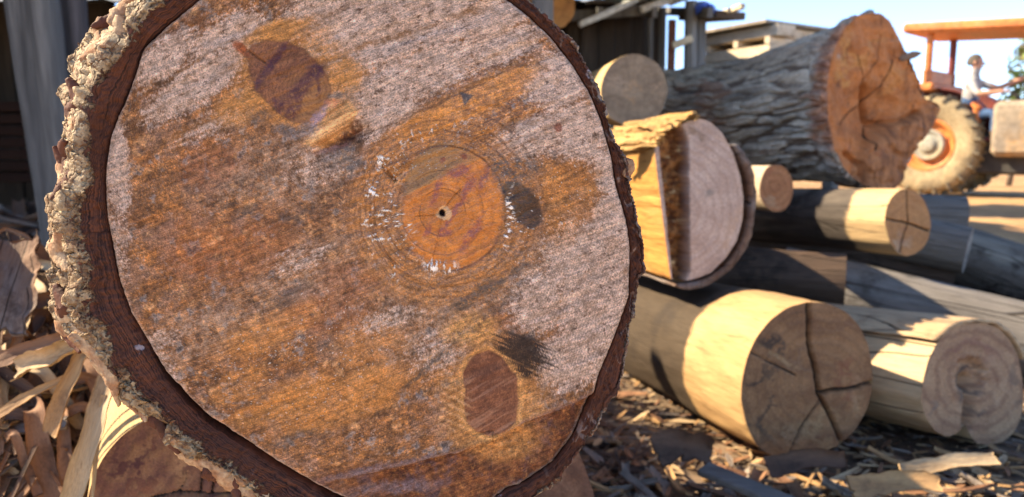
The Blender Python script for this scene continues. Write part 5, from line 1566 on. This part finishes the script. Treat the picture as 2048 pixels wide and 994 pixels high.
# ------------------------------------------------------------------ driver
def person(name, joints, edges, mats, label, loc_fn):
    """one continuous skinned body: joints name -> (x,y,z,radius)"""
    me = bpy.data.meshes.new(name); names = list(joints)
    me.from_pydata([loc_fn(*joints[k][:3]) for k in names], [(names.index(a), names.index(b)) for a, b in edges], [])
    o = bpy.data.objects.new(name, me); C.objects.link(o)
    md = o.modifiers.new('skin', 'SKIN'); md.use_smooth_shade = True
    if not me.skin_vertices: bpy.context.view_layer.update()
    sv = me.skin_vertices[0].data
    for i, k in enumerate(names):
        r = joints[k][3]; sv[i].radius = (r, r * joints[k][4] if len(joints[k]) > 4 else r); sv[i].use_root = (i == 0)
    s2 = o.modifiers.new('smooth', 'SUBSURF'); s2.levels = 2; s2.render_levels = 2
    bpy.context.view_layer.update()
    dg = bpy.context.evaluated_depsgraph_get(); ev = o.evaluated_get(dg); m2 = bpy.data.meshes.new_from_object(ev)
    o.modifiers.clear(); o.data = m2
    return o


SKIN = mat_plain('sunlit_skin', (.48, .25, .165), (.42, .21, .135), 8, .6, .001)
SHIRT = mat_plain('grey_work_shirt', (.34, .33, .33), (.26, .25, .25), 8, .9, .004)
JEAN = mat_plain('blue_denim', (.035, .075, .16), (.05, .10, .20), 14, .9, .003)
HAIR = mat_plain('short_dark_hair', (.05, .04, .032), (.09, .075, .06), 30, .8)
SHOE = mat_plain('brown_boot', (.06, .04, .03), (.09, .06, .045), 10, .7)


def TL(x, y, z):
    p = TO + fw * x - nv * y + np.array([0, 0, z - .12]); return tuple(p)


J = {'pelvis': (.42, -.46, 1.34, .135, .9), 'belly': (.46, -.46, 1.50, .135, .85), 'chest': (.50, -.46, 1.70, .145, .8), 'neckb': (.50, -.46, 1.86, .07), 'neck': (.51, -.47, 1.93, .055), 'jaw': (.53, -.49, 2.00, .070), 'skull': (.53, -.49, 2.09, .088), 'crown': (.52, -.48, 2.16, .055),
     'sl': (.50, -.64, 1.80, .068), 'el': (.66, -.78, 1.60, .048), 'wl': (.90, -.74, 1.62, .034), 'hl': (.97, -.73, 1.63, .036, .6),
     'sr': (.50, -.28, 1.80, .068), 'er': (.74, -.20, 1.70, .048), 'wr': (.98, -.16, 1.82, .034), 'hr': (1.06, -.15, 1.85, .036, .6),
     'hipl': (.46, -.56, 1.32, .095), 'kl': (.86, -.64, 1.33, .070), 'al': (.86, -.66, .92, .045), 'tl': (1.02, -.67, .885, .038),
     'hipr': (.46, -.36, 1.32, .095), 'kr': (.88, -.32, 1.35, .070), 'ar': (.88, -.32, .92, .045), 'tr': (1.04, -.33, .885, .038)}
E = [('pelvis', 'belly'), ('belly', 'chest'), ('chest', 'neckb'), ('neckb', 'neck'), ('neck', 'jaw'), ('jaw', 'skull'), ('skull', 'crown'), ('chest', 'sl'), ('sl', 'el'), ('el', 'wl'), ('wl', 'hl'), ('chest', 'sr'), ('sr', 'er'), ('er', 'wr'), ('wr', 'hr'),
     ('pelvis', 'hipl'), ('hipl', 'kl'), ('kl', 'al'), ('al', 'tl'), ('pelvis', 'hipr'), ('hipr', 'kr'), ('kr', 'ar'), ('ar', 'tr')]
body = person('person', J, E, None, '', TL)
tag(body, 'man in grey shirt and blue jeans sitting sideways on the tractor', 'person')
for mt in (SKIN, SHIRT, JEAN, SHOE): body.data.materials.append(mt) if mt.name not in [x.name for x in body.data.materials if x] else None
pl_ = body.data.polygons
cen = np.empty(len(pl_) * 3); pl_.foreach_get('center', cen); cen = cen.reshape(-1, 3)
loc = np.stack([(cen - TO) @ fw, -(cen - TO) @ nv, cen[:, 2] - TO[2]], 1)
idx = np.zeros(len(cen), int)
armd = np.minimum(np.linalg.norm(loc - np.array(J['el'][:3]), axis=1), np.linalg.norm(loc - np.array(J['er'][:3]), axis=1))
idx[(loc[:, 2] < 1.87) & (loc[:, 2] > 1.40) & (loc[:, 0] < .66)] = 1
idx[(loc[:, 2] <= 1.44)] = 2
idx[loc[:, 2] < .95] = 3
pl_.foreach_set('material_index', idx.astype(np.int32))
# face, hair and hands
def add_child(nm, pts, rad, mat, parent=body, n=10):
    m = MB(); m.tube([TL(*p) for p in pts], rad, n); o = m.build(nm, mat, parent, True); return o
hv = []
for i in range(9):
    for j in range(14):
        th_, ph = math.pi * .62 * i / 8, 2 * math.pi * j / 14
        hv.append(TL(.505 + .108 * math.sin(th_) * math.cos(ph) - .012, -.485 + .100 * math.sin(th_) * math.sin(ph), 2.085 + .118 * math.cos(th_)))
HF = [tuple(f) for f in grid_faces(14, 9)]
keep = [f for f in HF if not (((np.mean([hv[i] for i in f], 0) - TO) @ fw) > .555 and np.mean([hv[i][2] for i in f]) - TO[2] < 2.13)]
mesh_obj('hair', np.array(hv), keep, HAIR, body)
add_child('nose', [(.61, -.49, 2.065), (.638, -.492, 2.035), (.61, -.49, 2.025)], [.012, .017, .012], SKIN)
for s in (-.033, .033): add_child('eye', [(.604, -.49 + s, 2.072), (.612, -.49 + s, 2.072)], [.012, .008], HAIR)
for s in (-.088, .088): add_child('ear', [(.53, -.49 + s, 2.03), (.525, -.49 + s * 1.06, 2.07), (.53, -.49 + s, 2.095)], [.012, .018, .012], SKIN)
add_child('mouth', [(.600, -.515, 1.995), (.610, -.49, 1.992), (.600, -.465, 1.995)], [.005, .007, .005], RED)
for hand, ww in (('hl', 'wl'), ('hr', 'wr')):
    h = np.array(J[hand][:3]); d = unit(h - np.array(J[ww][:3])); sd_ = unit(np.cross(d, [0, 0, 1]))
    for k, (o_, L) in enumerate(((-.030, .072), (-.010, .082), (.010, .078), (.030, .062))):
        b0 = h + d * .01 + sd_ * o_; add_child('finger', [b0, b0 + d * L * .55 + np.array([0, 0, -.008]), b0 + d * L * .8 + np.array([0, 0, -.038])], [.0095, .0085, .007], SKIN)
    b0 = h - d * .02 - sd_ * .032; add_child('thumb', [b0, b0 + d * .03 - sd_ * .022, b0 + d * .055 - sd_ * .02 + np.array([0, 0, -.015])], [.011, .010, .008], SKIN)

# ------------------------------------------------------------------ trees at the far right
LEAF = [mat_plain('leaf_dark', (.045, .075, .018), (.07, .11, .025), 3, .6), mat_plain('leaf_light', (.10, .16, .03), (.14, .20, .05), 3, .6), mat_plain('leaf_dry', (.22, .18, .07), (.16, .14, .07), 3, .7)]
BARKT = mat_plain('tree_bark', (.15, .115, .085), (.10, .08, .06), 6, .9, .01)


def tree(label, base, h, crown_c, crown_r, nclump, leaves, seed, mats, lsize=.06, name='tree'):
    r = np.random.default_rng(seed); t = empty(name, loc=base, label=label, cat='tree' if name == 'tree' else 'bush')
    m = MB(); b = np.zeros(3); top_ = np.array([.15, .1, h])
    m.tube([b, top_ * .35 + [.05, 0, 0], top_ * .7, top_], [h * .035, h * .028, h * .018, h * .006], 8)
    cl = []
    for k in range(nclump):
        d = r.normal(size=3); d /= np.linalg.norm(d); c = np.array(crown_c) + d * np.array(crown_r) * r.uniform(.35, 1.0)
        cl.append(c); s = top_ * r.uniform(.35, .85); mid = (s + c) / 2 + r.normal(size=3) * .08
        m.tube([s, mid, c], [h * .010, h * .006, h * .003], 5)
    m.build('trunk', BARKT, t, True)
    V, F, MI = [], [], []
    for c in cl:
        nl = int(leaves * r.uniform(.4, 1.4)); rad = np.array(crown_r) * r.uniform(.22, .42); mi = r.integers(0, len(mats))
        for _ in range(nl):
            d = r.normal(size=3); d /= np.linalg.norm(d); p = c + d * rad * r.random() ** .5
            a = unit(r.normal(size=3)); b2 = unit(np.cross(a, r.normal(size=3))); L = lsize * r.uniform(.6, 1.4); k = len(V)
            V += [p - a * L, p + b2 * L * .4, p + a * L, p - b2 * L * .4]; F.append((k, k + 1, k + 2, k + 3)); MI.append(mi if r.random() < .8 else r.integers(0, len(mats)))
    mesh_obj('crown', np.array(V), F, None, t, False, mats=mats, midx=MI)
    return t


p = at(2120, 240, 17); tree('thin leafed tree beyond the tractor at the right edge', (p[0], p[1], .4), 3.4, (-.3, 0, 2.4), (1.2, 1.0, .9), 26, 70, 3, LEAF, .07)
p = at(2032, 200, 14.5); tree('low bright green bush beyond the tractor', (p[0], p[1], .4), 1.6, (0, 0, 1.65), (.42, .4, .55), 16, 90, 5, [LEAF[1], LEAF[0]], .05, 'bush')
p = at(2085, 40, 15); tree('tall tree with yellowing leaves reaching in at the top right corner', (p[0] + .3, p[1], .4), 4.6, (-.1, 0, 3.2), (.9, .8, 1.0), 16, 55, 8, [LEAF[2], LEAF[1]], .08)

# ------------------------------------------------------------------ bark scraps on the ground
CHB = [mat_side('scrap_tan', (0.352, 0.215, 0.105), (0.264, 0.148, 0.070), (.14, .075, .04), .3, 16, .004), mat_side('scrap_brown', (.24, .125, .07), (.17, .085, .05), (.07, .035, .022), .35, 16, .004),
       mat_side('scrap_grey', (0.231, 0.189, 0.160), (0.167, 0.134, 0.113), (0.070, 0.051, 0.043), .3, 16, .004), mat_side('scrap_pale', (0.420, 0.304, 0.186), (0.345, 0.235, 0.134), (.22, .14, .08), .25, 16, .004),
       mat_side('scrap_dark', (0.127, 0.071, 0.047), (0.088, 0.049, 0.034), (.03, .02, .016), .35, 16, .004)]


def scrap_mesh(L, W, curl, bend, twist, th, seed, mat):
    """torn strip of bark with splintered ends, length along local y, resting on z = 0"""
    r = np.random.default_rng(seed); n, m = 40, 12
    s = np.linspace(-.5, .5, n); z0 = s * 0
    taper = r.uniform(.35, 1.0); w0 = 1 - (1 - taper) * (s + .5)
    eL = w0 * (1 + .55 * fbm(np.stack([s * 5, z0 + seed, z0], 1), 4, seed, .6)); eR = w0 * (1 + .55 * fbm(np.stack([s * 5, z0 + seed, z0 + 7], 1), 4, seed + 1, .6))
    mid = .35 * W * fbm(np.stack([s * 3, z0 + seed + 9, z0], 1), 2, seed + 1)
    q = np.linspace(-1, 1, m)
    spl = r.uniform(.15, .5) * W * 1.6
    e0 = spl * fbm(np.stack([q * 3.5, q * 0 + seed, q * 0], 1), 3, seed + 3, .7); e1 = spl * fbm(np.stack([q * 3.5, q * 0 + seed, q * 0 + 5], 1), 3, seed + 4, .7)
    V = []
    for lay in (0, 1):
        for j in range(m):
            e = np.where(q[j] < 0, eL, eR); cu = curl * (1 + .5 * s)
            x = mid + W / 2 * e * np.sin(q[j] * cu) / np.maximum(np.sin(np.minimum(cu, 1.5)), .05)
            z = W / 2 * (1 - np.cos(q[j] * cu)) + bend * (s * 2) ** 2 * L * .25
            y = s * L + e0[j] * np.clip(-s * 4 - 1, 0, 1) + e1[j] * np.clip(s * 4 - 1, 0, 1)
            tw = twist * s
            V.append(np.stack([x * np.cos(tw) - z * np.sin(tw), y, x * np.sin(tw) + z * np.cos(tw) + lay * th], 1))
    V = np.concatenate(V)
    rough = np.stack([fbm(V * np.array([1.6 / W, .5 / W, 1.6 / W]) + k * 9, 4, seed + k, .6) for k in range(3)], 1)
    V += np.array([.10 * W, .03 * L, .12 * W]) * rough
    V[:, 2] -= V[:, 2].min()
    F = []; B = n * m
    for l in (0, 1):
        for j in range(m - 1):
            for i in range(n - 1):
                a = l * B + j * n + i; f = (a, a + 1, a + n + 1, a + n); F.append(f if l == 0 else f[::-1])
    for i in range(n - 1):
        F.append((i, i + 1, B + i + 1, B + i)); a = (m - 1) * n + i; F.append((a + 1, a, B + a, B + a + 1))
    for j in range(m - 1):
        a = j * n; F.append((a + n, a, B + a, B + a + n)); a += n - 1; F.append((a, a + n, B + a + n, B + a))
    return V, F


def put_scrap(o, p, yaw, tilt, roll=0.0):
    e = .05; x, y = p[0], p[1]
    nx = -(ground_z(x + e, y) - ground_z(x - e, y)) / (2 * e); ny = -(ground_z(x, y + e) - ground_z(x, y - e)) / (2 * e)
    nrm = Vector((float(nx), float(ny), 1)).normalized()
    M = nrm.to_track_quat('Z', 'Y').to_matrix().to_4x4() @ Matrix.Rotation(yaw, 4, 'Z') @ Matrix.Rotation(tilt, 4, 'X') @ Matrix.Rotation(roll, 4, 'Y')
    M.translation = Vector(p); o.matrix_world = M


protos = []
for k in range(14):
    r = np.random.default_rng(200 + k)
    L = [.14, .20, .28, .10, .34, .17, .12][k % 7]; W_ = L * [.20, .13, .10, .38, .07, .26, .16][k % 7] * (1 if k < 7 else .42)
    V, F = scrap_mesh(L, W_, [.7, 1.2, .5, .9, .3, 1.3, .6][k % 7], r.uniform(-.25, .4), r.uniform(-.8, .8), .004 + .004 * r.random(), 200 + k, None)
    protos.append((V, F, L))
cache = {}


def scrap(k, mi, name='bark_scrap'):
    if (k, mi) not in cache:
        V, F, L = protos[k]; o = mesh_obj(name, V, F, CHB[mi]); cache[(k, mi)] = o.data
        return o
    o = bpy.data.objects.new(name, cache[(k, mi)]); C.objects.link(o); return o


def ground_hit(px_, py_):
    Y = 1.2
    for _ in range(900):
        q = at(px_, py_, Y)
        if q[2] <= ground_z(q[0], q[1]): return q
        Y += .008
    return None


def inside_log(p):
    return (p[0] > .15 and p[0] < 1.5 and 2.40 < p[1] < 3.8 and p[2] < .5)


rr = np.random.default_rng(11)
cnt = 0; tries = 0
while cnt < 150 and tries < 900:
    tries += 1
    q = ground_hit(rr.uniform(1195, 2060), rr.uniform(842, 1040))
    if q is None or q[1] > 2.75: continue
    dA = (q[0] - .98) / 1.0
    if q[1] > 2.34 and .45 < q[0] < 1.25: continue
    if q[1] > 2.5 and q[0] > 1.3: continue
    lit = q[0] > 1.0  # paler scraps in the sun, darker in shade: light put into colour
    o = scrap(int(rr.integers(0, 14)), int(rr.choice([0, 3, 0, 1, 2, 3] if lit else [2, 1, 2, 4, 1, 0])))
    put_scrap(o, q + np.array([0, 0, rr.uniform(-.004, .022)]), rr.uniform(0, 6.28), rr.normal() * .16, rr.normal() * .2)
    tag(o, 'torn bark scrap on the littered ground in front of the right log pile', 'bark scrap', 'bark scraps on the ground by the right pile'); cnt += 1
cnt = 0; tries = 0
while cnt < 165 and tries < 2000:
    tries += 1
    px_, py_ = rr.uniform(-40, 330), rr.uniform(440, 1040)
    q = ground_hit(px_, py_)
    if q is None or q[1] > 3.2 or (px_ > 200 and py_ > 800): continue
    o = scrap(int(rr.integers(0, 14)), int(rr.choice([1, 0, 4, 1, 2, 3, 1, 4, 0, 1])))
    put_scrap(o, q + np.array([0, 0, rr.uniform(-.004, .03)]), rr.normal() * .7 + 2.4, rr.normal() * .3, rr.normal() * .3)
    k_ = float(rr.uniform(.45, 1.05)); o.scale = (k_, k_, k_)
    tag(o, 'strip of peeled bark in the heap beside the big log', 'bark strip', 'peeled bark strips heaped at the left'); cnt += 1
cnt = 0; tries = 0
while cnt < 34 and tries < 500:
    tries += 1
    q = ground_hit(rr.uniform(-30, 130), rr.uniform(330, 460))
    if q is None or q[1] < 2.6 or q[1] > 5.2: continue
    o = scrap(int(rr.choice([2, 4, 9, 11, 1])), int(rr.choice([2, 4, 2, 4, 1])), 'wood_offcut'); o.scale = (2.0, 2.0, 2.0)
    put_scrap(o, q, rr.uniform(0, 6.28), rr.normal() * .2); o.scale = (2.2, 2.2, 2.2)
    tag(o, 'greyed wood offcut in the shaded heap at the foot of the leaning posts', 'wood offcut', 'wood offcuts in the shaded heap'); cnt += 1


def ribbon(name, label, cat, pts, w, curl, mat, seed, th=.004):
    """one torn strip bent through the given points"""
    pts = np.array(pts, float); s_ = np.linspace(0, len(pts) - 1, 200)
    path = np.stack([np.interp(s_, np.arange(len(pts)), pts[:, i]) for i in range(3)], 1)
    for _ in range(25): path[1:-1] = (path[:-2] + path[1:-1] + path[2:]) / 3
    L = np.linalg.norm(np.diff(path, axis=0), axis=1).sum()
    V, F = scrap_mesh(L, w * 2, curl, 0.0, np.random.default_rng(seed).uniform(-.6, .6), th, seed, mat)
    t = np.clip(V[:, 1] / L + .5, 0, 1) * 199; i0 = np.clip(t.astype(int), 0, 198); f = (t - i0)[:, None]
    c = path[i0] * (1 - f) + path[i0 + 1] * f
    tg = np.gradient(path, axis=0); tg /= np.linalg.norm(tg, axis=1)[:, None]; tg = tg[i0]
    toc = CAM - c; toc += np.array([-.5, 0, .6]); sd_ = np.cross(tg, toc); sd_ /= np.linalg.norm(sd_, axis=1)[:, None]; up_ = np.cross(sd_, tg)
    P = c + sd_ * V[:, :1] + up_ * (V[:, 2:3] - w * .3); mean = P.mean(0)
    q = Vector(unit(path[-1] - path[0])).to_track_quat('Y', 'Z').to_matrix(); Lm = (P - mean) @ np.array(q)
    o = mesh_obj(name, Lm, F, mat); M = q.to_4x4(); M.translation = Vector(mean); o.matrix_world = M
    return tag(o, label, cat)



ribbon('bark_strip', 'long bright curled bark strip hanging down beside the lowest left log', 'bark strip', [at(232, 690, 1.42), at(216, 760, 1.38), at(195, 830, 1.34), at(165, 920, 1.30), at(140, 1010, 1.28)], .020, .9, CHB[3], 31)
ribbon('bark_strip', 'brown strip of bark lying straight across the far left edge', 'bark strip', [at(-30, 728, 1.50), at(50, 700, 1.52), at(140, 668, 1.54)], .022, .7, CHB[1], 32)
ribbon('bark_strip', 'whitish rolled curl of inner bark just under the straight brown strip', 'bark strip', [at(30, 742, 1.47), at(90, 722, 1.46), at(158, 690, 1.48)], .024, 1.5, CHB[3], 33)
ribbon('bark_strip', 'rust brown bark strip arching between the pale curl and the lowest left log', 'bark strip', [at(100, 870, 1.40), at(128, 780, 1.40), at(165, 715, 1.42), at(200, 690, 1.46)], .020, .9, CHB[0], 34)
ribbon('twig', 'thin pale stalk beside the bright curled bark strip', 'twig', [at(206, 790, 1.36), at(196, 880, 1.33), at(184, 1000, 1.30)], .005, .5, CHB[3], 35, .003)
ribbon('bark_strip', 'long thin tan bark strip slanting from the left edge over the heap', 'bark strip', [at(-20, 838, 1.42), at(60, 790, 1.44), at(140, 752, 1.46)], .012, .6, CHB[0], 36)
ribbon('bark_slab', 'large greyish bark slab lying at the far left edge', 'bark slab', [at(-20, 660, 1.72), at(10, 590, 1.78), at(30, 530, 1.85), at(40, 480, 1.9)], .07, 1.1, BRK, 37, .012)
ribbon('bark_slab', 'dark curved bark slab lying in the shade left of the cracked log', 'bark slab', [at(1312, 905, 2.22), at(1360, 890, 2.24), at(1425, 905, 2.22)], .055, .9, CHB[4], 38, .012)
ribbon('bark_slab', 'grey curved bark slab lying against the foot of the cracked log', 'bark slab', [at(1535, 938, 2.20), at(1610, 918, 2.20), at(1692, 920, 2.18)], .035, .9, CHB[4], 39, .010)
a, b = at(1405, 930, 2.12), at(1610, 1015, 1.92); m = MB(); m.box((a + b) / 2 - [0, 0, .01], (np.linalg.norm(b - a), .075, .022), basis(b - a), .005)
tag(m.build('board', mat_plain('dark_grey_board', (.12, .11, .105), (.085, .078, .075), 8, .85, .006, (.15, 1, 1))), 'flat dark grey board among the scraps at the bottom of the picture', 'board')
ribbon('bark_slab', 'broad sunlit bark slab on the ground under the rotten hearted log', 'bark slab', [at(1700, 975, 2.05), at(1790, 962, 2.08), at(1880, 965, 2.06)], .032, .6, CHB[0], 40, .010)
ribbon('bark_slab', 'long sunlit splinter slab at the lower right corner', 'bark slab', [at(1800, 942, 2.2), at(1890, 925, 2.24), at(1990, 918, 2.26)], .022, .5, CHB[3], 41, .010)

for k in range(34):
    px_, py_ = rr.uniform(-30, 190), rr.uniform(470, 980)
    q = ground_hit(px_, py_)
    if q is None or q[1] > 2.6: continue
    L = rr.uniform(.16, .42); a = rr.normal() * .55 + (2.2 if rr.random() < .6 else .6); d = np.array([math.cos(a), math.sin(a) * .8, 0]) * L / 2
    p0, p1 = q - d, q + d
    pts = [np.array([p[0], p[1], float(ground_z(p[0], p[1])) + h]) for p, h in ((p0, rr.uniform(0, .05)), ((p0 + q) / 2, rr.uniform(.03, .09)), (q, rr.uniform(.04, .12)), ((p1 + q) / 2, rr.uniform(.02, .08)), (p1, rr.uniform(0, .04)))]
    o = ribbon('bark_strip', 'strip of peeled bark in the heap beside the big log', 'bark strip', pts, rr.uniform(.008, .026), rr.uniform(.5, 1.4), CHB[int(rr.choice([1, 1, 0, 3, 4]))], 400 + k)
    o['group'] = 'peeled bark strips heaped at the left'

# fine litter nobody could count
LN = 6500
lx = np.concatenate([rr.uniform(.1, 2.6, 4200), rr.uniform(-2.4, -.5, 2300)]); ly = np.concatenate([rr.uniform(1.4, 3.6, 4200), rr.uniform(1.2, 3.6, 2300)])
lz = ground_z(lx, ly) + rr.uniform(-.012, .02, LN); ln = rr.gamma(3, .016, LN); lw = ln * rr.uniform(.12, .4, LN); ya = rr.uniform(0, 6.28, LN); ti = rr.normal(size=LN) * .25
LV, LF, LMI = [], [], []
for i in range(LN):
    ca, sa, L, w_ = math.cos(ya[i]), math.sin(ya[i]), ln[i], lw[i]
    for zz in (0, .003):
        for (u_, v_) in ((-.5, -.3), (-.1, -.5), (.5, -.2), (.45, .25), (-.1, .5), (-.48, .2)):
            X, Y_ = u_ * L, v_ * w_
            LV.append((lx[i] + ca * X - sa * Y_, ly[i] + sa * X + ca * Y_, lz[i] + zz + X * ti[i] + v_ * v_ * w_ * .5))
    b = i * 12; LF += [tuple(range(b + 5, b - 1, -1)), tuple(range(b + 6, b + 12))] + [(b + k, b + (k + 1) % 6, b + 6 + (k + 1) % 6, b + 6 + k) for k in range(6)]
    LMI += [int(rr.integers(0, 5))] * 8
tag(mesh_obj('wood_chip_litter', np.array(LV), LF, None, None, False, mats=CHB, midx=LMI), 'fine litter of wood chips and bark crumbs covering the ground', 'litter', None, 'stuff')
# ------------------------------------------------------------------ camera, light, sky
cam = bpy.data.cameras.new('camera')
co = bpy.data.objects.new('camera', cam); C.objects.link(co)
co.location = CAM
co.rotation_euler = (math.pi / 2 - PITCH, 0, 0)
cam.sensor_width = 36; cam.lens = FPX / W0 * 36
cam.clip_start = .02; cam.clip_end = 3000
cam.dof.use_dof = True; cam.dof.focus_distance = .90; cam.dof.aperture_fstop = 4.6
bpy.context.scene.camera = co

sun = bpy.data.lights.new('sun', 'SUN')
sun.energy = 3.6; sun.angle = math.radians(.6); sun.color = (1, .88, .70)
so = bpy.data.objects.new('sun', sun); C.objects.link(so)
sd = Vector((math.sin(SUN_AZ) * math.cos(SUN_EL), math.cos(SUN_AZ) * math.cos(SUN_EL), math.sin(SUN_EL)))
so.rotation_euler = sd.to_track_quat('Z', 'Y').to_euler()
so.location = (-6, 2, 8)
w = bpy.data.worlds.new('World'); bpy.context.scene.world = w
w.use_nodes = True
nt_ = w.node_tree
sky = nt_.nodes.new('ShaderNodeTexSky'); sky.sky_type = 'NISHITA'; sky.sun_disc = False
sky.sun_elevation = SUN_EL; sky.sun_rotation = SUN_AZ
sky.air_density = .50; sky.dust_density = 0.15; sky.ozone_density = 4.0
bg = nt_.nodes['Background']
nt_.links.new(sky.outputs[0], bg.inputs[0]); bg.inputs[1].default_value = .14
vs_ = bpy.context.scene.view_settings
vs_.view_transform = 'Standard'; vs_.look = 'None'; vs_.exposure = 2.12; vs_.gamma = 1
vs_.use_white_balance = True; vs_.white_balance_temperature = 7800; vs_.white_balance_tint = 9
